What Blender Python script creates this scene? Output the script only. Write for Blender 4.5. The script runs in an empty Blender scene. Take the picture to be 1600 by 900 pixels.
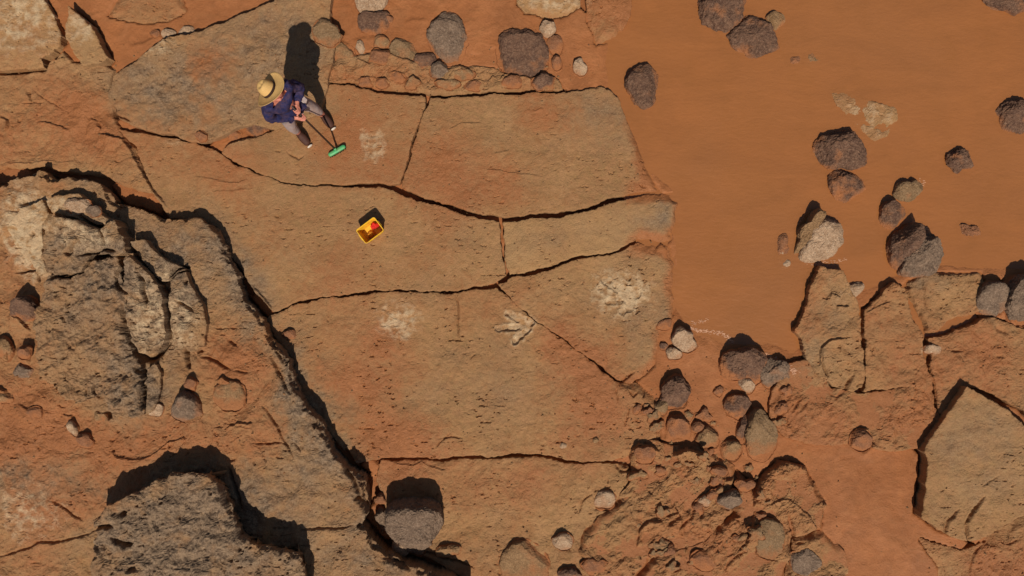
import bpy, bmesh, math, random
import numpy as np
from mathutils import Vector, Matrix

# ------------------------------------------------------------------ camera, sky, sun, exposure
scene = bpy.context.scene
COL = scene.collection
H = 10.0                 # camera height above the mud, metres
S = 115.0                # photograph pixels per metre at ground level
HALF = 800.0 / S
cam_d = bpy.data.cameras.new("camera")
cam_d.sensor_width = 36.0
cam_d.lens = 18.0 * H / HALF
cam_d.clip_end = 500.0
cam = bpy.data.objects.new("camera", cam_d)
COL.objects.link(cam)
cam.location = (0, 0, H)
cam.rotation_euler = (0, 0, 0)
scene.camera = cam

SUN_EL = math.radians(53.5)
SH = Vector((-0.11, 1.0)).normalized()          # the way shadows fall on the ground
world = bpy.data.worlds.new("World")
scene.world = world
world.use_nodes = True
wn = world.node_tree.nodes
wl = world.node_tree.links
wn.clear()
sky = wn.new("ShaderNodeTexSky")
sky.sky_type = 'NISHITA'
sky.sun_disc = False
sky.sun_elevation = SUN_EL
sky.sun_rotation = math.pi - 0.11
bg = wn.new("ShaderNodeBackground")
bg.inputs[1].default_value = 0.06
wo = wn.new("ShaderNodeOutputWorld")
wl.new(sky.outputs[0], bg.inputs[0])
wl.new(bg.outputs[0], wo.inputs[0])

sun_d = bpy.data.lights.new("sun", 'SUN')
sun_d.energy = 5.0
sun_d.angle = math.radians(0.5)
sun_d.color = (1.0, 0.955, 0.88)
sun = bpy.data.objects.new("sun", sun_d)
COL.objects.link(sun)
sdir = Vector((SH.x * math.cos(SUN_EL), SH.y * math.cos(SUN_EL), -math.sin(SUN_EL)))
sun.rotation_euler = sdir.to_track_quat('-Z', 'Y').to_euler()
sun.location = (2, -8, 12)

scene.view_settings.view_transform = 'Standard'
scene.view_settings.look = 'None'
scene.view_settings.gamma = 1.0
scene.view_settings.use_curve_mapping = False
scene.view_settings.exposure = -0.26

random.seed(7)
RNG = np.random.default_rng(11)
F = np.float32

# ------------------------------------------------------------------ noise
_G = RNG.normal(size=(256, 256, 2)).astype(F)
_G /= np.linalg.norm(_G, axis=2, keepdims=True)


def perlin(x, y, wl_, seed=0):
    x = (x / wl_ + seed * 17.31).astype(F)
    y = (y / wl_ + seed * 9.77).astype(F)
    xi = np.floor(x).astype(np.int32)
    yi = np.floor(y).astype(np.int32)
    fx = x - xi
    fy = y - yi
    u = fx * fx * fx * (fx * (fx * 6 - 15) + 10)
    v = fy * fy * fy * (fy * (fy * 6 - 15) + 10)
    x0 = xi & 255; x1 = (xi + 1) & 255; y0 = yi & 255; y1 = (yi + 1) & 255
    g = _G[x0, y0]; n00 = g[..., 0] * fx + g[..., 1] * fy
    g = _G[x1, y0]; n10 = g[..., 0] * (fx - 1) + g[..., 1] * fy
    g = _G[x0, y1]; n01 = g[..., 0] * fx + g[..., 1] * (fy - 1)
    g = _G[x1, y1]; n11 = g[..., 0] * (fx - 1) + g[..., 1] * (fy - 1)
    a = n00 + u * (n10 - n00)
    b = n01 + u * (n11 - n01)
    return (a + v * (b - a)) * F(1.5)


def fbm(x, y, wl_, oct_=4, gain=0.5, seed=0):
    s = np.zeros_like(x, dtype=F)
    a = 1.0
    for i in range(oct_):
        s += F(a) * perlin(x, y, wl_ / (2 ** i), seed + i * 3)
        a *= gain
    return s


_P3 = RNG.permutation(256).astype(np.int32)
_G3 = RNG.normal(size=(256, 3)).astype(F)
_G3 /= np.linalg.norm(_G3, axis=1, keepdims=True)


def perlin3(p, wl_, seed=0):
    q = p / wl_ + np.array([seed * 3.7, seed * 1.3, seed * 7.1])
    i = np.floor(q).astype(np.int32)
    f = q - i
    w = f * f * f * (f * (f * 6 - 15) + 10)
    out = np.zeros(len(p))
    for dx in (0, 1):
        for dy in (0, 1):
            for dz in (0, 1):
                hsh = _P3[(_P3[(_P3[(i[:, 0] + dx) & 255] + i[:, 1] + dy) & 255] + i[:, 2] + dz) & 255]
                g = _G3[hsh]
                dot = g[:, 0] * (f[:, 0] - dx) + g[:, 1] * (f[:, 1] - dy) + g[:, 2] * (f[:, 2] - dz)
                wx = w[:, 0] if dx else 1 - w[:, 0]
                wy = w[:, 1] if dy else 1 - w[:, 1]
                wz = w[:, 2] if dz else 1 - w[:, 2]
                out += dot * wx * wy * wz
    return out * 1.5


def sstep(a, b, x):
    t = np.clip((x - a) / (b - a), 0, 1)
    return t * t * (3 - 2 * t)


# ------------------------------------------------------------------ working grid over the whole place
C = 0.0125
XMAX, YMAX = 8.4, 5.3
GX = np.arange(-XMAX, XMAX + C * .5, C).astype(F)
GY = np.arange(-YMAX, YMAX + C * .5, C).astype(F)
NX, NY = len(GX), len(GY)
X, Y = np.meshgrid(GX, GY)
WX = X + F(.030) * perlin(X, Y, .55, 1) + F(.016) * perlin(X, Y, .19, 2) + F(.009) * perlin(X, Y, .07, 3) + F(.004) * perlin(X, Y, .03, 31)
WY = Y + F(.030) * perlin(X, Y, .55, 4) + F(.016) * perlin(X, Y, .19, 5) + F(.009) * perlin(X, Y, .07, 6) + F(.004) * perlin(X, Y, .03, 32)


def pw(px, py, z=0.0):
    k = (H - z) / H
    return ((px - 800.0) / S * k, (450.0 - py) / S * k)


def window(x0, x1, y0, y1):
    i0 = max(0, int((x0 + XMAX) / C)); i1 = min(NX, int((x1 + XMAX) / C) + 2)
    j0 = max(0, int((y0 + YMAX) / C)); j1 = min(NY, int((y1 + YMAX) / C) + 2)
    return slice(j0, max(j0, j1)), slice(i0, max(i0, i1))


def poly_sdf(pts, x, y):
    """signed distance, positive inside"""
    d2 = np.full(x.shape, 1e9, dtype=F)
    ins = np.zeros(x.shape, dtype=bool)
    n = len(pts)
    for k in range(n):
        ax, ay = pts[k]; bx_, by_ = pts[(k + 1) % n]
        ex, ey = bx_ - ax, by_ - ay
        L = ex * ex + ey * ey + 1e-12
        wx = x - F(ax); wy = y - F(ay)
        t = np.clip((wx * F(ex) + wy * F(ey)) / F(L), 0, 1)
        dx = wx - t * F(ex); dy = wy - t * F(ey)
        np.minimum(d2, dx * dx + dy * dy, out=d2)
        if abs(ey) > 1e-9:
            c = ((ay <= y) != (by_ <= y)) & (x < F(ex / ey) * (y - F(ay)) + F(ax))
            ins ^= c
    d = np.sqrt(d2)
    return np.where(ins, d, -d)


def line_dist(pts, x, y):
    """distance, parameter 0..1 along, side (+1 = right-hand side when travelling)"""
    best = np.full(x.shape, 1e9, dtype=F)
    par = np.zeros(x.shape, dtype=F)
    side = np.zeros(x.shape, dtype=F)
    Ls = [math.dist(pts[k], pts[k + 1]) for k in range(len(pts) - 1)]
    T = sum(Ls); acc = 0.0
    for k in range(len(pts) - 1):
        ax, ay = pts[k]; bx_, by_ = pts[k + 1]
        ex, ey = bx_ - ax, by_ - ay
        L = ex * ex + ey * ey + 1e-12
        wx = x - F(ax); wy = y - F(ay)
        t = np.clip((wx * F(ex) + wy * F(ey)) / F(L), 0, 1)
        dx = wx - t * F(ex); dy = wy - t * F(ey)
        d2 = dx * dx + dy * dy
        m = d2 < best
        best = np.where(m, d2, best)
        par = np.where(m, (acc + t * Ls[k]) / T, par)
        side = np.where(m, -np.sign(F(ex) * wy - F(ey) * wx), side)
        acc += Ls[k]
    return np.sqrt(best), par, side


# ------------------------------------------------------------------ what the photograph shows, traced in its pixels
# central pavement, ledge, platforms: (key, outline, top height, settings)
SL = {}


def slab_def(key, z, pts, **kw):
    SL[key] = dict(z=z, pts=pts, **kw)


slab_def('A1', .09, [(512,133),(540,134),(575,143),(620,148),(664,150),(655,190),(643,228),(632,260),(620,291),(600,290),(560,286),(520,285),(480,288),(440,283),(400,267),(360,249),(348,240),(367,224),(397,217),(430,203),(470,190),(498,176),(508,150)], flake=.5, grow=.014, tone=-.08, erode=.007, rough=.5)
slab_def('A2', .085, [(669,150),(720,152),(800,147),(870,145),(908,144),(938,134),(955,142),(968,165),(985,200),(1005,240),(1022,275),(1030,299),(1000,301),(960,311),(930,321),(860,332),(783,340),(720,328),(660,311),(624,293),(636,262),(647,230),(659,190)], slope=1, flake=.7, grow=.014, soft=.16, part=(1.45, 1.95), tone=0, erode=.007, rough=.8)
slab_def('B', .095, [(345,243),(400,271),(440,287),(480,292),(540,290),(600,295),(660,316),(720,334),(778,347),(785,390),(792,431),(770,443),(715,453),(660,454),(620,451),(570,456),(500,462),(455,472),(430,485),(395,450),(370,410),(330,350),(265,340),(240,300),(222,262),(212,230),(190,205),(250,212),(300,225)], flake=.6, grow=.014, tone=.06, erode=.007, rough=.85)
slab_def('C', .10, [(784,347),(860,339),(930,327),(980,311),(1015,302),(1050,303),(1064,318),(1058,350),(1047,378),(1000,372),(960,389),(905,400),(880,407),(840,420),(798,432),(791,390)], slope=1, flake=.7, grow=.014, soft=.16, part=(1.45, 1.95), tone=.45, erode=.007, rough=.65)
slab_def('D', .085, [(778,446),(797,437),(840,425),(905,406),(960,395),(1000,379),(1045,385),(1055,420),(1060,470),(1050,505),(1038,530),(1030,565),(1003,590),(985,600),(963,595),(925,562),(890,537),(850,507),(815,482)], slope=1, flake=.8, grow=.014, soft=.16, part=(1.45, 1.95), tone=.12, erode=.007, rough=1.15)
slab_def('E', .08, [(455,477),(500,467),(570,461),(620,456),(660,459),(715,458),(773,449),(815,486),(850,511),(890,541),(925,566),(960,599),(1000,604),(1038,640),(1034,685),(1000,708),(972,716),(955,720),(890,718),(850,710),(800,710),(770,713),(700,715),(650,716),(600,715),(560,722),(500,660),(450,570),(420,500)], flake=.9, soft=.12, part=(1.3, 1.6), grow=.014, tone=0.15, erode=.007, rough=1.1)
slab_def('G', .06, [(598,721),(650,721),(770,718),(850,715),(890,723),(960,725),(980,728),(992,745),(960,790),(910,830),(900,860),(935,905),(935,1040),(740,1040),(720,900),(690,880),(620,850),(600,790),(590,750)], flake=1.2, rug=.012, soft=.08, part=(1.2, 1.6), tone=0.1, grow=.014, rough=.9)
slab_def('T1', .10, [(988,700),(1020,694),(1060,704),(1110,708),(1146,732),(1146,798),(1098,846),(1020,870),(990,905),(985,1040),(940,1040),(938,905),(905,860),(915,835),(962,796),(996,750)], flake=2.0, rug=.055, grow=.05, soft=.10, fill=1, mudd=.1)
slab_def('T2', .12, [(1152,735),(1180,765),(1200,738),(1222,720),(1262,735),(1292,790),(1288,830),(1235,840),(1230,900),(1225,1040),(990,1040),(996,905),(1024,874),(1102,850),(1150,802)], flake=2.0, rug=.06, grow=.02, soft=.10, fill=1, mudd=.1)
slab_def('T3', .08, [(1242,846),(1290,836),(1320,870),(1320,1040),(1232,1040),(1236,900)], flake=1.2, rug=.035, grow=.05, soft=.10, fill=1)
slab_def('S', .10, [(1232,572),(1258,566),(1300,610),(1340,618),(1440,606),(1468,655),(1445,698),(1385,700),(1340,692),(1300,694),(1258,692),(1228,678),(1206,655),(1212,610)], flake=1.6, rug=.03, grow=.03, tone=0.05, fill=1, mudd=.18)
slab_def('R1', .12, [(1282,414),(1316,420),(1335,465),(1344,482),(1350,560),(1351,598),(1335,614),(1302,606),(1258,562),(1246,515),(1262,460)], flake=1.6, erode=.022, rug=.014, tone=0.2, mudd=.18)
slab_def('R2', .105, [(1349,484),(1374,464),(1396,444),(1412,452),(1426,492),(1443,525),(1456,600),(1462,640),(1440,604),(1350,612),(1355,596),(1354,560)], flake=1.6, erode=.022, rug=.014, tone=0.1, mudd=.18)
slab_def('R3', .075, [(1418,440),(1440,430),(1490,428),(1540,424),(1543,450),(1541,488),(1500,502),(1470,519),(1449,520),(1434,490),(1419,460)], flake=1.6, slope2=1, soft=.05, erode=.022, rug=.014, tone=0.15, mudd=.18)
slab_def('R4', .09, [(1449,527),(1475,524),(1508,508),(1545,494),(1565,500),(1600,512),(1720,500),(1900,520),(1900,700),(1640,690),(1600,640),(1545,612),(1510,606),(1488,630),(1466,650),(1460,600)], flake=1.6, rug=.014, erode=.022, tone=0.05, mudd=.18)
slab_def('U', .05, [(1436,842),(1500,862),(1535,850),(1570,822),(1620,800),(1900,780),(1900,1040),(1470,1040),(1470,890)], flake=1.4, rug=.02, soft=.15)
slab_def('L', .12, [(-170,-150),(62,-150),(66,0),(80,18),(94,48),(90,70),(62,92),(68,108),(0,110),(-170,105)], flake=1.0, erode=.02, tone=0.4)
slab_def('K0', .08, [(70,114),(96,80),(112,100),(158,98),(176,105),(168,140),(176,185),(190,210),(206,232),(236,300),(150,272),(60,258),(0,262),(-170,262),(-170,120),(20,118)], flake=1.3, rug=.02, grow=.04, soft=.05)
slab_def('K1', .16, [(172,150),(180,118),(215,98),(240,78),(265,62),(300,55),(335,42),(380,22),(430,8),(455,-30),(520,-60),(512,25),(518,70),(512,110),(508,130),(503,150),(495,172),(430,198),(395,190),(370,197),(330,215),(300,220),(270,205),(225,198),(190,184)], flake=1.0, rug=.012, tone=0.15, grow=.035, grey=.08)
slab_def('Y', .075, [(514,126),(517,100),(532,82),(600,78),(660,95),(700,104),(760,106),(830,118),(872,122),(884,141),(800,143),(720,148),(668,146),(620,144),(575,139),(540,130)], flake=1.8, rug=.03, soft=.06)
slab_def('W', .06, [(806,-150),(906,-150),(906,10),(884,24),(850,28),(820,18),(807,4)], flake=1.0, soft=.12, tone=0.5, mudd=.1)
slab_def('W2', .05, [(918,-150),(985,-150),(986,20),(968,62),(930,72),(916,30)], flake=1.0, soft=.15, mudd=.45)
slab_def('M1', .30, [(-170,292),(0,285),(25,273),(55,266),(85,279),(130,279),(160,289),(180,312),(215,327),(262,339),(308,340),(336,357),(350,382),(353,400),(368,430),(380,472),(408,502),(428,537),(446,564),(463,607),(483,642),(500,668),(516,705),(545,737),(566,755),(574,790),(560,822),(590,856),(630,886),(690,900),(735,925),(740,1040),(-170,1040)], slopeM=1, flake=2.0, bench=1, rug=.012, under=.05, erode=.028)
slab_def('M2', .47, [(206,378),(228,376),(248,400),(270,416),(286,424),(270,432),(262,442),(250,440),(238,428)], flake=2.5, rough=1.2, under=.02, tone=.5, grey=.25)
slab_def('M2d', .48, [(265,442),(274,432),(288,427),(300,452),(320,478),(321,505),(316,540),(300,552),(272,548),(266,520),(266,470)], flake=3.0, rough=1.4, under=.02, tone=.2, grey=.2)
slab_def('M2b', .40, [(12,355),(36,322),(62,312),(74,335),(62,352),(66,400),(74,425),(62,432),(50,412),(24,385)], flake=1.5, rug=.01, tone=.5, mudd=-.5)
slab_def('M2c', .44, [(66,314),(90,307),(122,304),(140,319),(172,339),(184,346),(150,348),(120,339),(80,336)], flake=1.5, rug=.01, tone=.4, mudd=-.3, grey=.15)
slab_def('M3', .60, [(66,354),(82,340),(120,342),(150,350),(180,346),(188,374),(196,394),(178,399),(160,397),(138,402),(128,428),(96,432),(76,428),(62,398)], flake=3.2, rough=1.4, under=.03, tone=.35, erode=.02, grey=.2)
slab_def('M3b', .55, [(76,433),(96,437),(130,432),(140,406),(160,401),(180,404),(190,430),(195,470),(192,510),(204,552),(218,572),(216,600),(224,650),(180,648),(165,618),(120,630),(62,592),(52,520),(58,470)], flake=3.0, rough=2.6, rug=.02, under=.03, erode=.03, grey=.2, mudd=-.12)
slab_def('M3c', .62, [(200,400),(216,414),(234,430),(252,458),(257,500),(254,536),(238,555),(216,550),(205,528),(198,490),(195,440)], flake=3.4, rough=1.4, under=.04, tone=.25, erode=.01, grey=.15)
slab_def('M3d', .50, [(223,574),(240,564),(250,582),(250,605),(240,638),(230,650),(227,620)], flake=2.5, rough=1.4, under=.03, erode=.02, tone=.3, grey=.35)
slab_def('N', .82, [(150,815),(180,790),(208,768),(240,756),(262,740),(300,738),(330,746),(352,775),(362,806),(372,838),(400,856),(440,860),(466,872),(478,905),(480,1040),(120,1040),(135,905),(140,850)], flake=3.6, bench=1, drop=.03, rough=1.5, under=.30, erode=.03, grey=.25)
slab_def('Q', .24, [(1512,607),(1545,618),(1575,640),(1600,664),(1660,720),(1660,790),(1610,806),(1585,815),(1545,838),(1520,848),(1480,838),(1440,810),(1446,770),(1448,722),(1442,705),(1455,684),(1484,645)], flake=1.1, under=.03, erode=.01, tone=0.25, rough=.8)
slab_def('V', .20, [(99,52),(108,10),(122,23),(140,39),(168,88),(152,96),(130,100),(112,74)], flake=.7, erode=.015, tone=0.4)
slab_def('O', .010, [(1298,142),(1325,134),(1345,151),(1375,163),(1400,166),(1405,186),(1385,211),(1365,220),(1345,206),(1312,168)], flake=1.6, rug=.006)

slab_def('X1', .045, [(165,26),(178,2),(215,-20),(280,-16),(290,16),(262,34),(215,34)], flake=1.0, soft=.12, mudd=.35)
ORDER = ['X1','K0','A1','A2','B','C','D','E','G','Y','T1','T2','T3','S','R1','R2','R3','R4','U','L','K1','W','W2','M1','M2','M2d','M2b','M2c','M3','M3b','M3c','M3d','N','Q','V','O']

# water / mud levels
water_poly = [pw(*p) for p in [(950,-700),(2600,-700),(2600,470),(1560,424),(1450,428),(1400,440),(1340,470),(1240,566),(1200,548),(1130,548),(1085,530),(1050,490),(1040,300),(1005,270),(970,190),(940,140),(940,90)]]
dW = poly_sdf(water_poly, WX, WY)
ZMUD = (F(.03) - F(.095) * sstep(-.10, .35, dW)).astype(F)
ZMUD += F(.042) * fbm(X * F(.6), Y, .9, 4, .55, 26) * sstep(0, .6, dW)
ZB = ZMUD.copy()


def slab_z(s, x, y):
    z = np.full(x.shape, s['z'], dtype=F)
    if s.get('slope'):
        z -= F(.05) * sstep(.7, 2.25, x)
    if s.get('slope2'):
        z -= F(.05) * sstep(.0, .35, y)
    if s.get('slopeM'):
        z += F(.13) * sstep(1.4, -2.2, y)
    return z


for key in ORDER:
    s = SL[key]
    zc = s['z'] + (.07 if s.get('slopeM') else 0)
    if s.get('slopeM'):
        s['w'] = [pw(px, py, .30 + .13 * float(sstep(1.4, -2.2, (450 - py) / S))) for px, py in s['pts']]
    elif s.get('slope'):
        s['w'] = [pw(px, py, s['z'] - .05 * float(sstep(.7, 2.25, (px - 800) / S))) for px, py in s['pts']]
    else:
        s['w'] = [pw(px, py, zc) for px, py in s['pts']]
    xs = [p[0] for p in s['w']]; ys = [p[1] for p in s['w']]
    jj, ii = window(min(xs) - .12, max(xs) + .12, min(ys) - .12, max(ys) + .12)
    s['win'] = (jj, ii)
    s['d'] = poly_sdf(s['w'], WX[jj, ii], WY[jj, ii])
    zz = slab_z(s, X[jj, ii], Y[jj, ii])
    sub = ZB[jj, ii]
    ZB[jj, ii] = np.where(s['d'] > 0, np.maximum(sub, zz), sub)


def zat(r, x, y):
    i = min(max(int(round((x + XMAX) / C)), 0), NX - 1)
    j = min(max(int(round((y + YMAX) / C)), 0), NY - 1)
    return float(r[j, i])


def P(px, py, r=None):
    """photograph pixel -> ground point, minding the height of whatever lies there"""
    r = ZB if r is None else r
    x, y = pw(px, py)
    for _ in range(3):
        x, y = pw(px, py, zat(r, x, y))
    return x, y


# thick cracks between slabs: (points, width in pixels)
HW = np.zeros((NY, NX), dtype=F)
for pts, w0, w1 in [
    ([(345,241),(400,269),(440,285)], 3, 2), ([(440,285),(520,287),(590,291)], 1, 3), ([(590,291),(650,312),(720,331),(780,344)], 6, 7),
    ([(780,343),(860,335),(930,323)], 5, 6), ([(930,323),(985,305),(1050,301)], 7, 8), ([(666,150),(650,205)], 3, 2), ([(645,225),(622,290)], 4, 1),
    ([(781,346),(788,390),(794,431)], 3, 1), ([(795,434),(860,415),(960,392)], 4, 3), ([(960,392),(1000,375),(1045,381)], 2, 1),
    ([(455,474),(520,463)], 3, 1.5), ([(520,463),(620,453),(770,445)], 1.5, 2), ([(776,448),(850,510)], 1.5, 2), ([(850,510),(925,565),(960,597)], 2, 3), ([(560,141),(620,147),(720,150)], 3, 4), ([(720,150),(860,144)], 4, 3), ([(870,144),(940,133)], 3, 3),
    ([(600,719),(640,718),(770,716)], 2, 2.5), ([(770,715),(800,712),(890,720),(972,720)], 2, 4), ([(1350,500),(1353,600)], 2, 1), ([(1417,455),(1430,490),(1446,522)], 5, 6),
    ([(1448,523),(1500,505),(1543,490)], 2, 5), ([(1234,840),(1232,900)], 5, 4)]:
    q = [P(*p) for p in pts]
    xs = [p[0] for p in q]; ys = [p[1] for p in q]
    jj, ii = window(min(xs) - .2, max(xs) + .2, min(ys) - .2, max(ys) + .2)
    d, u, sd = line_dist(q, X[jj, ii], Y[jj, ii])
    hw = F(.5 / S) * (w0 + (w1 - w0) * u) * sstep(.16, .10, d)
    HW[jj, ii] = np.maximum(HW[jj, ii], hw)
HW *= F(.62) * (1 + F(.8) * perlin(X, Y, .25, 8))

# relief: grooves (dark lines that die out) and small steps (right-hand side of the line is the high side)
REL = np.zeros((NY, NX), dtype=F)
GROOVES = [
    ([(717,457),(717,480),(715,530)], 2.2, .03), ([(470,829),(510,826),(550,820)], 2.5, .05),
    
    
    ([(680,697),(690,685),(702,675)], 2.5, .03), ([(686,683),(705,680),(722,683)], 2.5, .03), ([(735,560),(742,552)], 2.5, .02),
    ([(1305,621),(1318,610),(1325,600),(1332,588)], 5, .07), ([(1338,604),(1346,596)], 2.5, .025), ([(1283,598),(1300,618),(1308,622)], 2, .02),
    ([(1206,633),(1216,618),(1225,602)], 5, .07), ([(1212,655),(1226,640),(1240,632)], 5, .06), ([(1222,660),(1238,640),(1250,625)], 4, .05), ([(1228,664),(1246,642)], 3, .04), ([(1224,628),(1236,618)], 4, .05), ([(1246,645),(1266,625)], 3, .03),
    ([(1280,548),(1286,568),(1296,590)], 3, .05), ([(1443,432),(1445,455),(1447,485)], 2, .02), ([(1356,610),(1362,640)], 1.6, .02), ([(1452,560),(1464,620),(1470,650)], 2, .03),
    ([(933,797),(948,796),(968,786),(986,776)], 5, .07), ([(904,803),(912,785),(926,772)], 3, .035), ([(962,727),(970,737),(987,735)], 4, .05),
    ([(1044,818),(1062,804)], 4, .05), ([(1060,824),(1078,808),(1088,792)], 4, .05), ([(1094,812),(1102,790)], 4, .05), ([(1000,845),(1012,835)], 5, .05), ([(1008,862),(1016,856)], 5, .05),
    ([(1232,803),(1236,822),(1240,845)], 4, .08), ([(1240,846),(1256,846)], 3, .05), ([(1010,895),(1016,855),(1018,842)], 3, .05), ([(1053,885),(1064,872)], 4, .05), ([(1066,874),(1079,890)], 3, .04), ([(1080,890),(1096,882),(1112,876)], 4, .05), ([(1130,890),(1146,872),(1166,860)], 3.5, .05),
    ([(985,640),(978,665)], 2, .025), ([(990,630),(1010,637),(1028,645)], 3, .04), ([(970,600),(980,590),(990,582)], 5, .05), ([(960,608),(966,628)], 2, .02), ([(1006,610),(1008,626)], 2.5, .04), ([(984,612),(990,622),(998,614)], 3, .04),
    ([(45,140),(46,158)], 3, .05), ([(32,159),(68,159)], 2.5, .03), ([(53,142),(78,158),(97,170)], 2, .02), ([(182,182),(205,188)], 3, .05), ([(150,190),(157,203)], 2.5, .04),
    ([(26,424),(60,421)], 3, .06), ([(60,424),(62,440)], 2.5, .05), ([(80,434),(86,440)], 5, .08), ([(95,434),(104,434)], 5, .08), ([(110,432),(128,431)], 4, .08), ([(50,366),(53,367)], 5, .05), ([(33,316),(42,318)], 6, .07),
    ([(198,400),(190,420),(178,440),(182,452)], 3, .08), ([(176,434),(186,452),(200,455)], 3.5, .09), ([(214,420),(222,440),(228,478)], 3, .07), ([(190,475),(196,520),(205,548)], 5, .10), ([(205,548),(216,562),(236,560),(250,540)], 5, .12), ([(100,395),(108,398),(116,380)], 3.5, .06), ([(118,400),(140,395),(160,388),(180,392)], 4, .08), ([(125,335),(140,350),(160,352)], 3, .06), ([(160,345),(160,370),(155,385)], 2.5, .05),
    ([(262,436),(272,424),(286,420)], 4, .09), ([(275,470),(290,480),(302,488)], 3, .06), ([(286,440),(290,445)], 5, .07), ([(222,600),(226,640)], 4, .08), ([(205,575),(222,590)], 4, .09), ([(145,600),(144,615)], 3, .06), ([(132,610),(134,618)], 3, .05), ([(168,640),(170,655)], 4, .07),
    ([(286,545),(294,560),(298,575)], 4, .08), ([(310,547),(312,552)], 7, .07), ([(315,557),(335,563),(360,575)], 3.5, .06), ([(355,530),(372,542)], 3, .05), ([(365,578),(390,582)], 2, .03), ([(410,635),(425,655),(440,680),(458,712)], 3, .05), ([(395,692),(440,690),(450,695)], 2, .04), ([(460,690),(472,704)], 2.5, .04), ([(350,660),(395,668)], 1.5, .02),
    ([(533,715),(540,735),(552,750),(562,775)], 5, .10), ([(540,700),(548,715)], 4, .08), ([(560,748),(572,752)], 4, .08), ([(552,774),(575,800)], 6, .14), ([(420,560),(440,590),(455,615)], 4, .07), ([(430,545),(442,570)], 3, .07),
    ([(175,838),(190,850),(205,848)], 5, .10), ([(165,815),(178,818)], 4, .09), ([(190,800),(198,804)], 5, .09), ([(200,885),(212,888)], 5, .08), ([(338,745),(350,775),(358,810)], 3.5, .10),
    ([(0,870),(25,862),(55,850),(90,846),(125,838),(148,832)], 2.8, .05), ([(76,782),(98,796),(118,810),(130,815)], 2, .03),
    ([(1500,840),(1512,815),(1525,795),(1540,775)], 4, .06), ([(1462,830),(1480,815),(1500,795)], 4, .05), ([(1515,895),(1520,870),(1535,855)], 3, .03), ([(1570,850),(1592,842)], 3, .03), ([(1535,760),(1560,745)], 3, .02),
    ([(625,885),(660,880),(700,872),(740,885)], 3, .07), ([(600,876),(640,892)], 4, .09),
    ([(395,720),(398,728)], 2, .02), ([(360,725),(366,721)], 4, .03),
    ([(665,100),(700,92)], 2, .02), ([(825,115),(830,125),(848,120)], 3, .03), ([(735,88),(755,87)], 3, .02),
    ([(1041,120),(1050,95)], 2, .015), ([(1543,450),(1546,470),(1541,492)], 6, .09), ([(1562,430),(1566,450),(1564,470)], 3.5, .06), ([(1568,462),(1576,480),(1566,486)], 3.5, .05), ([(1485,545),(1500,547)], 3, .04), ([(1470,518),(1490,508)], 3, .05), ([(1555,512),(1575,520)], 8, .05),
    ([(450,238),(466,246),(474,242)], 3, .03), ([(432,236),(440,236)], 3, .02),
]
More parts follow.
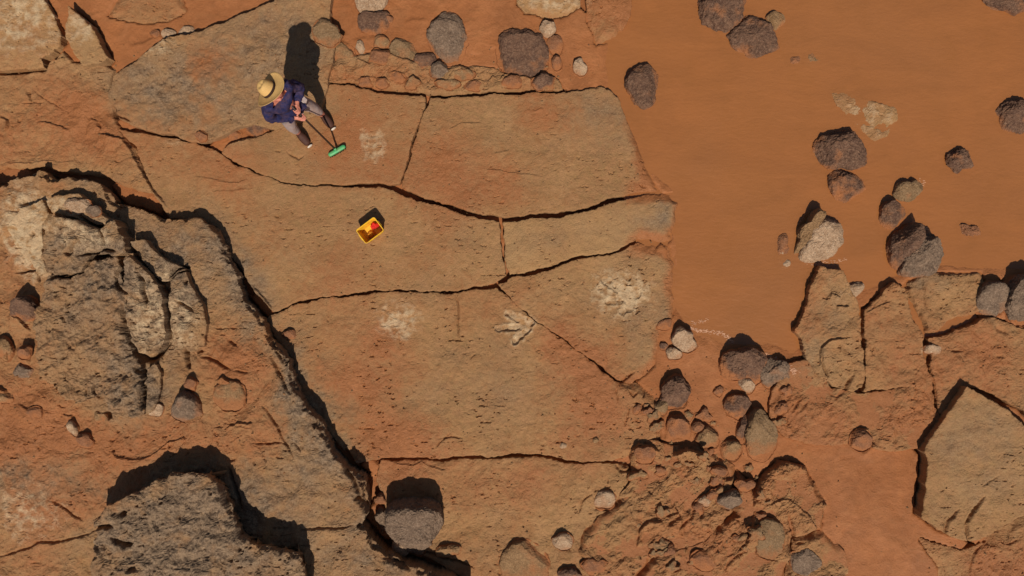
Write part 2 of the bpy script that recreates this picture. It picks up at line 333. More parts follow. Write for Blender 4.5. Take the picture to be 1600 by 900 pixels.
STEPS = [
    ([(143,208),(170,213),(195,220),(205,235),(215,258),(228,280),(242,300),(266,328)], .055, .5), ([(57,190),(80,192),(100,200),(113,205)], .035, .3), ([(138,186),(150,189),(157,203)], .03, .25),
    ([(0,256),(60,253),(126,249)], .018, .3), ([(0,182),(12,190),(14,202),(4,213)], .05, .2),
    ([(348,240),(362,228),(397,217)], .03, .3), ([(1280,576),(1282,546),(1296,533),(1326,528)], .05, .3), ([(1298,457),(1314,466)], .04, .15), ([(1306,479),(1326,478)], .05, .15), ([(1350,490),(1372,478),(1396,470)], .02, .2),
    ([(1324,692),(1345,671),(1357,672)], .06, .2), ([(1343,712),(1356,702),(1364,690)], .06, .2), ([(1372,683),(1390,686)], .02, .2),
    ([(1046,716),(1052,708),(1072,703),(1094,708),(1110,720)], .16, .22), ([(984,722),(987,704),(998,694),(1015,696),(1032,708)], .07, .25), ([(1036,690),(1046,668),(1054,655)], .06, .2), ([(1048,690),(1060,685),(1068,690)], .03, .2),
    ([(1175,806),(1180,772),(1196,745),(1224,715)], .08, .35), ([(994,862),(1000,828),(1014,812),(1040,811)], .07, .25), ([(1040,808),(1060,800),(1064,816)], .04, .2), ([(1128,752),(1146,744),(1166,752)], .05, .2), ([(1110,770),(1118,758)], .04, .2), ([(1108,738),(1124,736),(1128,750)], .05, .2),
    ([(1150,865),(1165,850),(1180,800)], .06, .2), ([(1175,880),(1195,860),(1196,830)], .05, .2), ([(1190,795),(1230,778),(1262,800),(1284,840)], .03, .3), ([(1250,890),(1262,876),(1284,884)], .03, .2),
    ([(335,594),(352,587),(370,600),(380,632)], .07, .3), ([(165,692),(185,715),(200,716),(228,715),(262,690),(300,676)], .03, .3), ([(352,668),(372,660),(400,662)], .05, .25),
    ([(12,492),(34,497),(43,512),(46,520)], .06, .25), ([(0,522),(10,530),(14,552),(8,566)], .08, .2), ([(30,545),(40,538),(46,552),(44,572)], .06, .2), ([(0,606),(14,608),(16,614)], .07, .2),
    ([(25,630),(50,640),(60,636),(82,650)], .03, .2), ([(100,645),(116,650),(124,668)], .04, .15), ([(655,722),(668,728),(700,735)], .02, .3), ([(615,722),(645,728),(660,722)], .02, .2),
    ([(570,62),(585,58),(604,65)], .03, .2), ([(552,62),(575,56)], .03, .2), ([(520,68),(535,66),(552,72)], .04, .25), ([(554,88),(566,92),(580,104)], .03, .2), ([(575,76),(598,76),(608,82)], .03, .2),
    ([(556,123),(575,120),(600,122),(612,132)], .03, .12), ([(612,111),(625,112),(635,120)], .03, .12), ([(633,126),(642,119),(654,122)], .04, .12), ([(724,140),(735,127),(758,127)], .035, .15), ([(763,126),(772,119)], .03, .1), ([(782,126),(790,116),(800,112)], .05, .15),
    ([(630,34),(645,29),(668,31)], .03, .25), ([(1230,108),(1224,90),(1230,86)], .04, .1), ([(1256,110),(1256,78),(1262,80)], .04, .1), ([(1042,42),(1048,24),(1058,14)], .03, .15),
    ([(60,92),(80,100),(104,88)], .03, .2), ([(200,71),(222,67),(246,57),(268,70)], .04, .2), ([(395,448),(405,455),(418,470),(432,486)], .04, .15), ([(830,175),(850,170)], .012, .2), ([(750,262),(800,270),(852,276)], .012, .2), ([(300,276),(370,284),(390,278)], .012, .2),
    ([(1436,728),(1440,720),(1444,700)], .02, .1), ([(330,300),(400,292)], .01, .2), ([(700,205),(722,190),(760,190)], .015, .2), ([(770,240),(795,236)], .012, .1), ([(1215,770),(1235,762)], .03, .2), ([(870,845),(878,858),(895,862)], -.05, .12), ([(935,300)], 0, 0),
]
for pts, w, dep in GROOVES:
    q = [P(*p) for p in pts]
    xs = [p[0] for p in q]; ys = [p[1] for p in q]
    wr = w / S * .62
    m = wr * 3 + .05
    jj, ii = window(min(xs) - m, max(xs) + m, min(ys) - m, max(ys) + m)
    d, u, sd = line_dist(q, WX[jj, ii], WY[jj, ii])
    if -6.9 < q[0][0] < -4.1 and -3.2 < q[0][1] < 1.2:
        dep *= 1.5; wr *= 1.15
    tap = .35 + .65 * sstep(0, .2, u) * sstep(0, .2, 1 - u)
    REL[jj, ii] -= F(dep) * tap * np.exp(-(d / (wr * (.5 + .5 * tap))) ** 2 * F(1.2))
for pts, hh, fall in STEPS:
    if len(pts) < 2:
        continue
    q = [P(*p) for p in pts]
    xs = [p[0] for p in q]; ys = [p[1] for p in q]
    m = fall * 2.0
    jj, ii = window(min(xs) - m, max(xs) + m, min(ys) - m, max(ys) + m)
    d, u, sd = line_dist(q, WX[jj, ii], WY[jj, ii])
    tap = sstep(0, .18, u) * sstep(0, .18, 1 - u)
    f_ = fall * .5
    REL[jj, ii] += F(hh) * tap * sstep(-.008, .008, d * sd) * np.exp(-d / F(f_)) * sstep(fall * 2, fall, d)
# three-toed footprints: each a pad and toes, pressed in with firm edges; FP is where the bleached infill lies
FP = np.zeros((NY, NX), dtype=F)
PRINTS = [
    (.036, .5, [([(822,502),(812,498),(794,490)], 6.5), ([(822,508),(800,512),(778,514)], 6), ([(824,512),(814,524),(802,533)], 6), ([(820,506),(830,502)], 10)]),
    (.018, .2, [([(976,458),(960,448),(944,438)], 8), ([(978,464),(962,470),(950,471)], 7), ([(984,468),(984,480),(972,487)], 7), ([(978,460),(994,458)], 13)]),
    (.009, .12, [([(628,500),(614,490),(602,482)], 5), ([(628,504),(610,506),(598,506)], 5), ([(632,506),(628,518),(634,526)], 5), ([(628,500),(640,498)], 9)]),
    (.005, .30, [([(566,204),(569,226),(572,246)], 3), ([(574,210),(598,212)], 2.5), ([(576,226),(602,224)], 2), ([(576,240),(604,240)], 3), ([(594,204),(597,230)], 2), ([(584,238),(586,252)], 2)]),
]
for dep, pal, limbs in PRINTS:
    allp = [P(*p) for l, w in limbs for p in l]
    xs = [p[0] for p in allp]; ys = [p[1] for p in allp]
    jj, ii = window(min(xs) - .25, max(xs) + .25, min(ys) - .25, max(ys) + .25)
    sd = np.full(WX[jj, ii].shape, 9.0, dtype=F)
    for l, w in limbs:
        dd_, u_, _s = line_dist([P(*p) for p in l], X[jj, ii] * F(.5) + WX[jj, ii] * F(.5), Y[jj, ii] * F(.5) + WY[jj, ii] * F(.5))
        sd = np.minimum(sd, dd_ - F(w / S) * (F(1.05) - F(.35) * u_) + F(.016) * perlin(X[jj, ii], Y[jj, ii], .06, 44))
    REL[jj, ii] -= F(dep) * sstep(.016, -.022, sd) * (F(.8) + F(.6) * perlin(X[jj, ii], Y[jj, ii], .1, 45)) - F(dep * .35) * np.exp(-(sd / F(.03)) ** 2) * (sd > 0)
    FP[jj, ii] = np.maximum(FP[jj, ii], sstep(.05, -.005, sd) * F(pal))

# common surface texture
T_BIG = fbm(X, Y, 1.1, 4, .5, 20)
T_BIG2 = fbm(X, Y, .8, 4, .55, 25)
FLK = fbm(WX, WY, .42, 4, .5, 30)
q_ = FLK * F(5.0)
FLAKE = (np.floor(q_) + sstep(.78, 1.0, q_ - np.floor(q_))) / F(5.0)      # flaked sandstone: thin shelves
FINE = fbm(X, Y, .09, 3, .6, 40)
PIT = perlin(X * F(.7) + Y * F(.2), Y * F(1.7), .075, 50) + F(.45) * perlin(X, Y, .03, 52)
PITS = sstep(.50, .80, PIT) * sstep(-.15, .45, fbm(X, Y, .7, 2, .5, 55))
RUG = (F(1) - np.abs(fbm(WX, WY, .38, 4, .55, 90)) * F(2.2)) * F(.6) + F(.5) * fbm(WX + WY * F(.6), WY - WX * F(.5), .22, 3, .5, 93)
_q = fbm(WX * F(.8) + WY * F(.6), (WY * F(.8) - WX * F(.6)) * F(1.7), .55, 4, .55, 96) * F(5)
RTER = (np.floor(_q) + sstep(.75, 1.0, _q - np.floor(_q))) / F(5)
BUMPS = sstep(.45, .9, perlin(X, Y, .06, 58))


def soft(blobs, base):
    r = np.full((NY, NX), base, dtype=F)
    for px, py, rx, ry, v in blobs:
        x, y = P(px, py)
        rx = rx / S; ry = ry / S
        jj, ii = window(x - 2.2 * rx, x + 2.2 * rx, y - 2.2 * ry, y + 2.2 * ry)
        r2 = ((WX[jj, ii] - F(x)) / rx) ** 2 + ((WY[jj, ii] - F(y)) / ry) ** 2
        r[jj, ii] += F(v) * np.clip(np.exp(-r2 * F(.9)) - F(.013), 0, 1)
    return r


MUD = soft([(560,210,110,70,.5),(720,270,90,50,.3),(850,190,60,30,.35),(950,250,60,90,-.35),(990,330,80,35,-.4),(880,370,150,40,-.25),(650,370,80,60,-.1),(480,420,50,40,-.1),
            (330,290,70,50,.35),(420,330,60,60,.2),(545,620,90,80,.7),(620,700,90,40,.4),(760,610,100,80,-.15),(930,640,50,70,.6),(900,540,60,30,.5),(1000,520,60,60,-.3),(820,470,80,40,.15),
            (690,780,100,70,.4),(900,800,120,60,.1),(1080,830,120,60,.15),(220,700,130,45,.7),(130,770,110,60,.7),(30,660,90,50,.8),(360,560,60,70,.5),(380,700,60,40,.25),(400,790,60,60,.15),
            (100,290,100,14,.4),(215,358,45,20,.45),(340,110,50,30,.5),(80,210,170,70,.5),(1500,590,120,50,.3),(1420,660,60,40,.4),(1300,650,70,40,.3),(1280,780,60,60,.4),(1380,550,50,60,-.05),(1560,880,120,50,.5),(1560,720,90,90,-.5),
            (600,120,120,20,.3),(220,480,80,120,-.4),(300,840,140,80,-.6),(480,660,50,80,-.3),(130,540,60,60,.15),(20,440,40,60,.4),(20,560,40,60,.4),(880,640,40,40,.25),(640,560,60,40,.2)], .29)
MUD += F(.42) * T_BIG + F(.16) * FINE - REL * F(3.0) * 0
MUD = np.clip(MUD + F(.5) * np.clip(-REL, 0, .08) / F(.08) * 0, 0, 1)
PALE = soft([(35,40,70,50,.75),(130,42,18,24,.9),(250,76,32,14,.9),(30,345,34,54,1.5),(55,400,20,34,1.4),(100,318,40,14,.6),(975,460,42,32,1.25),(625,500,38,30,.85),(812,510,26,26,.5),(583,228,24,30,.42),(240,430,24,20,.4),(90,350,30,16,.4),
             (860,2,55,16,.8),(1318,455,18,26,.35),(1455,545,24,10,.6),(40,800,60,50,.6),(540,735,18,30,.3),(285,500,28,44,.8),(224,500,28,50,.8),(140,360,50,26,.4),(1540,790,40,30,.25),(1350,180,60,40,.5),(325,222,20,10,.5),(270,222,20,8,.4),(135,375,45,32,.35),(80,5,60,20,.3),(930,440,40,20,.15)], 0)
PALE = np.clip((PALE + FP) * (F(.75) + F(.7) * FINE + F(.5) * fbm(X, Y, .2, 3, .6, 60)), 0, 1)
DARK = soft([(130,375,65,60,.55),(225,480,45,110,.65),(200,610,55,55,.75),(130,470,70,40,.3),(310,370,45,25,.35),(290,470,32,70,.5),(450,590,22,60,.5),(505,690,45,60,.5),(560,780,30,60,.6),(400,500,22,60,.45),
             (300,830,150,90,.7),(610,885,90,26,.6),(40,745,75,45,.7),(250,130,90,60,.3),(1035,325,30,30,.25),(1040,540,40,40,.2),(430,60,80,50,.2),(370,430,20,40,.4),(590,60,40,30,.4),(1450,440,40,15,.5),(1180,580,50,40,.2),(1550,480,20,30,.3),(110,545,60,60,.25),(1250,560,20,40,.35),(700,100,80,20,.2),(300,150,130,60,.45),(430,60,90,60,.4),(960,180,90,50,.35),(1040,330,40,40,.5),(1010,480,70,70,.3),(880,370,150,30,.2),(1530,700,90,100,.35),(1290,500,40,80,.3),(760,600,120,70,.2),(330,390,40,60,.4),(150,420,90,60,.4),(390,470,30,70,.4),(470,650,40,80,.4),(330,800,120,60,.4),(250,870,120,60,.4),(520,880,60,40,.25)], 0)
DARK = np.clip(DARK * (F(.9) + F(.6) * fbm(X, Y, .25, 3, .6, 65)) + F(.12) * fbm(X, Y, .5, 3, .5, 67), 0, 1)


# ------------------------------------------------------------------ object helpers
def mesh_np(name, verts, quads, smooth, mat, masks=None, tris=None):
    me = bpy.data.meshes.new(name)
    nv = len(verts)
    me.vertices.add(nv)
    me.vertices.foreach_set('co', np.ascontiguousarray(verts, dtype=F).ravel())
    nq = 0 if quads is None else len(quads)
    nt = 0 if tris is None else len(tris)
    loops = np.concatenate([a.ravel() for a in (quads, tris) if a is not None and len(a)]).astype(np.int32)
    me.loops.add(len(loops))
    me.loops.foreach_set('vertex_index', loops)
    me.polygons.add(nq + nt)
    st = np.concatenate([np.arange(nq) * 4, nq * 4 + np.arange(nt) * 3]).astype(np.int32)
    me.polygons.foreach_set('loop_start', st)
    me.polygons.foreach_set('loop_total', np.concatenate([np.full(nq, 4), np.full(nt, 3)]).astype(np.int32))
    me.polygons.foreach_set('use_smooth', np.full(nq + nt, bool(smooth)))
    me.update(calc_edges=True)
    me.validate()
    if masks is not None:
        at = me.attributes.new('masks', 'FLOAT_COLOR', 'POINT')
        at.data.foreach_set('color', np.ascontiguousarray(masks, dtype=F).ravel())
    me.materials.append(mat)
    return me


def link(name, me, parent=None, loc=None):
    o = bpy.data.objects.new(name, me)
    COL.objects.link(o)
    if loc is not None:
        o.location = loc
    if parent is not None:
        o.parent = parent
    return o


def tag(o, label=None, cat=None, group=None, kind=None):
    if label: o['label'] = label
    if cat: o['category'] = cat
    if group: o['group'] = group
    if kind: o['kind'] = kind
    return o


def empty(name, loc=(0, 0, 0)):
    o = bpy.data.objects.new(name, None)
    o.empty_display_size = .2
    o.location = loc
    COL.objects.link(o)
    return o


# ------------------------------------------------------------------ materials
class NT:
    def __init__(s, name):
        s.m = bpy.data.materials.new(name)
        s.m.use_nodes = True
        s.t = s.m.node_tree
        s.t.nodes.clear()
        s.out = s.n('ShaderNodeOutputMaterial')
        s.b = s.n('ShaderNodeBsdfPrincipled')
        s.l(s.b.outputs[0], s.out.inputs[0])

    def n(s, ty, **kw):
        nd = s.t.nodes.new(ty)
        for k, v in kw.items():
            setattr(nd, k, v)
        return nd

    def l(s, a, b):
        s.t.links.new(a, b)

    def pos(s, scale=(1, 1, 1)):
        g = s.n('ShaderNodeNewGeometry')
        mp = s.n('ShaderNodeMapping')
        mp.inputs['Scale'].default_value = scale
        s.l(g.outputs['Position'], mp.inputs[0])
        return mp.outputs[0]

    def noise(s, vec, scale, detail=4, rough=.6, dist=0.0):
        nd = s.n('ShaderNodeTexNoise')
        nd.inputs['Scale'].default_value = scale
        nd.inputs['Detail'].default_value = detail
        nd.inputs['Roughness'].default_value = rough
        nd.inputs['Distortion'].default_value = dist
        s.l(vec, nd.inputs['Vector'])
        return nd.outputs[0]

    def ramp(s, fac, a, b, ca=(0, 0, 0, 1), cb=(1, 1, 1, 1)):
        r = s.n('ShaderNodeValToRGB')
        r.color_ramp.elements[0].position = a
        r.color_ramp.elements[0].color = ca
        r.color_ramp.elements[1].position = b
        r.color_ramp.elements[1].color = cb
        s.l(fac, r.inputs[0])
        return r.outputs[0]

    def mix(s, fac, a, b, mode='MIX'):
        m = s.n('ShaderNodeMix', data_type='RGBA', blend_type=mode)
        for sock, v in ((m.inputs[0], fac), (m.inputs[6], a), (m.inputs[7], b)):
            if hasattr(v, 'links'):
                s.l(v, sock)
            elif isinstance(v, (int, float)):
                sock.default_value = v
            else:
                sock.default_value = (*v[:3], 1)
        return m.outputs[2]

    def math(s, op, a, b=0.0, clamp=False):
        m = s.n('ShaderNodeMath', operation=op, use_clamp=clamp)
        for sock, v in ((m.inputs[0], a), (m.inputs[1], b)):
            if hasattr(v, 'links'):
                s.l(v, sock)
            else:
                sock.default_value = v
        return m.outputs[0]

    def bump(s, hgt, dist, strength=1.0, prev=None):
        b = s.n('ShaderNodeBump')
        b.inputs['Strength'].default_value = strength
        b.inputs['Distance'].default_value = dist
        s.l(hgt, b.inputs['Height'])
        if prev is not None:
            s.l(prev, b.inputs['Normal'])
        return b.outputs[0]

    def done(s, col=None, rough=None, normal=None, spec=None, **kw):
        for key, v in (('Base Color', col), ('Roughness', rough), ('Normal', normal), ('Specular IOR Level', spec)):
            if v is None:
                continue
            if hasattr(v, 'links'):
                s.l(v, s.b.inputs[key])
            elif isinstance(v, (int, float)):
                s.b.inputs[key].default_value = v
            else:
                s.b.inputs[key].default_value = (*v[:3], 1)
        return s.m


def srgb(r, g, b):
    f = lambda c: ((c / 255 + .055) / 1.055) ** 2.4 if c > 10.3 else c / 255 / 12.92
    return (f(r), f(g), f(b))


MUD_A = srgb(156, 97, 56)
MUD_B = srgb(146, 88, 48)
MUD_C = srgb(170, 109, 66)


def rock_material():
    t = NT('sandstone')
    p = t.pos()
    at = t.n('ShaderNodeAttribute', attribute_name='masks')
    sp = t.n('ShaderNodeSeparateColor')
    t.l(at.outputs['Color'], sp.inputs[0])
    mud, pale, dark = sp.outputs[0], sp.outputs[1], sp.outputs[2]
    nb = t.noise(p, 2.2, 5, .6)
    nm = t.noise(p, 11, 5, .65)
    nf = t.noise(p, 48, 3, .7)
    ng = t.noise(p, 130, 2, .6)
    tan = t.mix(t.ramp(nb, .35, .65), srgb(149, 105, 66), srgb(159, 115, 75))
    tan = t.mix(t.ramp(nm, .42, .72), tan, srgb(138, 103, 63))
    tan = t.mix(t.math('MULTIPLY', t.ramp(nf, .55, .75), .40), tan, srgb(176, 134, 90))
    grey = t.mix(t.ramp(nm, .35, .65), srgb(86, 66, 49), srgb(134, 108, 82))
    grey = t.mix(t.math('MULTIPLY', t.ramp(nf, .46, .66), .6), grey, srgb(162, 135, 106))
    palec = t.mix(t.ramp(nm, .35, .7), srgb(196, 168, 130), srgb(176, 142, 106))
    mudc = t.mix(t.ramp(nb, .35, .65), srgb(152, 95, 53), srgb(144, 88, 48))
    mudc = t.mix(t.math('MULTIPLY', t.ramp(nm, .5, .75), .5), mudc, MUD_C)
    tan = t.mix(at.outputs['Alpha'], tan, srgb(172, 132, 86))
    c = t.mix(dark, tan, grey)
    mf = t.math('ADD', mud, t.math('MULTIPLY', t.math('SUBTRACT', nm, .5), .9), True)
    mf = t.math('ADD', mf, t.math('MULTIPLY', t.math('SUBTRACT', nf, .5), .6), True)
    c = t.mix(t.ramp(mf, .2, .85), c, mudc)
    pf = t.math('ADD', pale, t.math('MULTIPLY', t.math('SUBTRACT', nf, .5), 1.0), True)
    pf = t.math('MULTIPLY', t.ramp(pf, .2, .9), t.ramp(pale, .05, .3))
    c = t.mix(t.math('MULTIPLY', pf, .85), c, palec)
    c = t.mix(1.0, c, t.ramp(ng, .3, .7, (.80, .80, .80, 1), (1.16, 1.16, 1.16, 1)), 'MULTIPLY')
    n1 = t.bump(nf, .012, .9)
    n2 = t.bump(ng, .006, .9, n1)
    r = t.ramp(mf, .3, .8, (.9, .9, .9, 1), (.62, .62, .62, 1))
    return t.done(c, r, n2, .3)


def mud_material():
    t = NT('red_mud')
    p = t.pos()
    nb = t.noise(p, .7, 4, .55)
    nm = t.noise(p, 3.5, 5, .6, .6)
    nf = t.noise(p, 40, 4, .65)
    st = t.noise(t.pos((1.2, 6, 1)), 3.0, 4, .6)
    c = t.mix(t.ramp(nb, .3, .7), MUD_A, MUD_B)
    c = t.mix(t.math('MULTIPLY', t.ramp(nm, .45, .75), .6), c, MUD_C)
    c = t.mix(t.math('MULTIPLY', t.ramp(st, .52, .75), .45), c, srgb(140, 92, 52))
    c = t.mix(1.0, c, t.ramp(nf, .3, .7, (.92, .92, .92, 1), (1.06, 1.06, 1.06, 1)), 'MULTIPLY')
    dmp = t.noise(p, 1.6, 5, .65, 1.0)
    c = t.mix(1.0, c, t.ramp(dmp, .34, .68, (.84, .84, .84, 1), (1.10, 1.09, 1.07, 1)), 'MULTIPLY')
    sp_ = t.noise(p, 75, 2, .5)
    c = t.mix(t.math('MULTIPLY', t.ramp(sp_, .66, .74), .5), c, srgb(112, 74, 48))
    n1 = t.bump(nm, .03, .8)
    n2 = t.bump(nf, .010, .9, n1)
    return t.done(c, t.ramp(nb, .3, .7, (.6, .6, .6, 1), (.8, .8, .8, 1)), n2, .22)


def water_material():
    t = NT('silty_water')
    p = t.pos()
    nb = t.noise(p, .45, 4, .55, .5)
    nm = t.noise(p, 2.0, 5, .6, .8)
    rp = t.noise(t.pos((1, 2.2, 1)), 9.0, 3, .55, .4)
    nf = t.noise(p, 28, 3, .6)
    c = t.mix(t.ramp(nb, .3, .7), srgb(165, 103, 56), srgb(158, 101, 58))
    c = t.mix(t.math('MULTIPLY', t.ramp(nm, .45, .8), .5), c, srgb(150, 95, 50))
    st = t.noise(t.pos((.5, 1.6, 1)), 1.3, 5, .62, 1.2)
    c = t.mix(1.0, c, t.ramp(st, .3, .72, (.91, .91, .92, 1), (1.07, 1.06, 1.05, 1)), 'MULTIPLY')
    c = t.mix(t.math('MULTIPLY', t.ramp(nf, .6, .8), .12), c, srgb(190, 132, 90))
    n1 = t.bump(rp, .012, .4)
    n2 = t.bump(nf, .004, .5, n1)
    t.done(c, .22, n2, .5)
    tr = t.n('ShaderNodeBsdfTransparent')
    mx = t.n('ShaderNodeMixShader')
    mx.inputs[0].default_value = .80
    t.l(tr.outputs[0], mx.inputs[1])
    t.l(t.b.outputs[0], mx.inputs[2])
    t.l(mx.outputs[0], t.out.inputs[0])
    return t.m


def boulder_material(name, ca, cb, cc, mudamt=.35):
    t = NT(name)
    p = t.pos()
    at = t.n('ShaderNodeAttribute', attribute_name='masks')
    sp = t.n('ShaderNodeSeparateColor')
    t.l(at.outputs['Color'], sp.inputs[0])
    nm = t.noise(p, 9, 5, .65)
    nf = t.noise(p, 38, 4, .7)
    ng = t.noise(p, 95, 3, .65)
    c = t.mix(t.ramp(nm, .38, .64), ca, cb)
    c = t.mix(t.math('MULTIPLY', t.ramp(nf, .48, .68), .75), c, cc)
    c = t.mix(1.0, c, t.ramp(ng, .32, .68, (.62, .62, .62, 1), (1.25, 1.25, 1.25, 1)), 'MULTIPLY')
    mf = t.math('ADD', sp.outputs[0], t.math('MULTIPLY', t.math('SUBTRACT', nm, .5), 1.1), True)
    c = t.mix(t.math('MULTIPLY', t.ramp(mf, .45, .9), min(1, mudamt * 2)), c, MUD_A)
    c = t.mix(t.ramp(t.math('ADD', sp.outputs[1], t.math('MULTIPLY', t.math('SUBTRACT', nm, .5), .8), True), .3, .7), c, t.mix(t.ramp(nm, .4, .7), MUD_A, MUD_B))
    n1 = t.bump(nf, .02, .9)
    n2 = t.bump(ng, .008, .9, n1)
    return t.done(c, .85, n2, .3)


def plain(name, col, rough=.6, var=.15, scale=30, spec=.4, bump=0.0, dust=0.0):
    t = NT(name)
    p = t.pos()
    n = t.noise(p, scale, 4, .6)
    c = t.mix(1.0, col, t.ramp(n, .3, .7, (1 - var,) * 3 + (1,), (1 + var,) * 3 + (1,)), 'MULTIPLY')
    if dust:
        dn = t.noise(p, 14, 5, .7)
        c = t.mix(t.math('MULTIPLY', t.ramp(dn, .42, .72), dust), c, srgb(164, 112, 72))
    return t.done(c, rough, t.bump(n, bump) if bump else None, spec)


M_ROCK = rock_material()
M_MUD = mud_material()
M_WATER = water_material()
M_B = {
    'd': boulder_material('dark_boulder', srgb(88, 60, 44), srgb(115, 82, 60), srgb(138, 106, 82), .48),
    'g': boulder_material('grey_boulder', srgb(100, 78, 60), srgb(128, 102, 80), srgb(154, 128, 104), .25),
    't': boulder_material('tan_boulder', srgb(128, 94, 60), srgb(146, 110, 74), srgb(168, 132, 92), .40),
    'p': boulder_material('pale_boulder', srgb(150, 116, 86), srgb(178, 144, 112), srgb(198, 168, 136), .25),
    'm': boulder_material('muddy_boulder', srgb(124, 80, 52), srgb(142, 92, 60), srgb(156, 110, 76), .45),
    'r': boulder_material('ochre_boulder', srgb(122, 92, 60), srgb(136, 105, 72), srgb(156, 124, 90), .35),
}

# ------------------------------------------------------------------ mud flat and water
step = 2
fx = GX[::step]; fy = GY[::step]
grow = np.array([.1, .3, .7, 1.4, 2.6, 4.5, 7.5, 12, 20, 32, 50, 80], dtype=F)
ax = np.concatenate([fx[0] - grow[::-1], fx, fx[-1] + grow])
ay = np.concatenate([fy[0] - grow[::-1], fy, fy[-1] + grow])
ng_ = len(grow)
zc = (ZMUD + F(.018) * T_BIG * F(.5) + F(.0045) * FINE + REL * F(.8) + F(.006) * FLAKE - F(.01) * PITS * sstep(.05, -.1, dW))[::step, ::step]
zc = np.pad(zc, ((ng_, ng_), (ng_, ng_)), mode='edge')
# the sheet sinks below the slabs so that it shows only in the gaps
def dil4(m, n):
    for _ in range(n):
        r = m.copy()
        r[1:] |= m[:-1]; r[:-1] |= m[1:]; r[:, 1:] |= m[:, :-1]; r[:, :-1] |= m[:, 1:]
        m = r
    return m


cov = np.pad((ZB - ZMUD)[::step, ::step] > .01, ((ng_, ng_), (ng_, ng_)), mode='edge')
cov = ~dil4(~dil4(cov, 3), 3)                       # narrow gaps between slabs count as covered: deep cracks
zc = np.where(cov, np.minimum(zc, F(-.05) + F(.05) * FINE[::step, ::step].max() * 0 + F(.05) * np.pad(T_BIG2[::step, ::step], ((ng_, ng_), (ng_, ng_)), mode='edge')), zc)
zc[:ng_, :] = F(-.0); zc[-ng_:, :] = F(-.0); zc[:, :ng_] = F(.02); zc[:, -ng_:] = F(-.05)
AX, AY = np.meshgrid(ax, ay)
V = np.stack([AX, AY, zc], -1).reshape(-1, 3)
ny_, nx_ = AX.shape
idx = np.arange(ny_ * nx_).reshape(ny_, nx_)
Q4 = np.stack([idx[:-1, :-1], idx[:-1, 1:], idx[1:, 1:], idx[1:, :-1]], -1).reshape(-1, 4)
mudflat = link('mudflat', mesh_np('mudflat', V, Q4, True, M_MUD))
tag(mudflat, 'smooth wet orange red mud spread between the rocks', kind='structure')

wp = [pw(*p) for p in [(900,-700),(2600,-700),(2600,640),(1560,600),(1180,640),(1040,600),(1000,400),(930,150)]]
wv = np.array([(x, y, -.004) for x, y in wp])
bmw = bmesh.new()
bmw.faces.new([bmw.verts.new(v) for v in wv])
mw = bpy.data.meshes.new('shallow_water')
bmw.to_mesh(mw); bmw.free()
mw.materials.append(M_WATER)
shallow = link('shallow_water', mw)
tag(shallow, 'shallow silty orange water lying over the mud', kind='structure')

# ------------------------------------------------------------------ rock slabs
ZS = ZMUD.copy()


def dilate(m):
    r = m.copy()
    r[1:] |= m[:-1]; r[:-1] |= m[1:]
    c = r.copy()
    c[:, 1:] |= r[:, :-1]; c[:, :-1] |= r[:, 1:]
    return c


def biggest(m):
    """keep the main piece of a mask (drops specks cut off by the uneven outline)"""
    lab = np.where(m, np.arange(m.size, dtype=np.int32).reshape(m.shape) + 1, 0)
    for _ in range(4000):
        prev = lab
        lab = lab.copy()
        for axis in (0, 1):                                  # running maximum inside runs, both ways
            for rev in (False, True):
                a = lab if axis == 0 else lab.T
                mm = m if axis == 0 else m.T
                if rev:
                    a = a[::-1]; mm = mm[::-1]
                for r in range(1, a.shape[0]):
                    np.maximum(a[r], np.where(mm[r], a[r - 1], 0), out=a[r])
        if np.array_equal(prev, lab):
            break
    v, c = np.unique(lab[lab > 0], return_counts=True)
    return lab == v[np.argmax(c)]


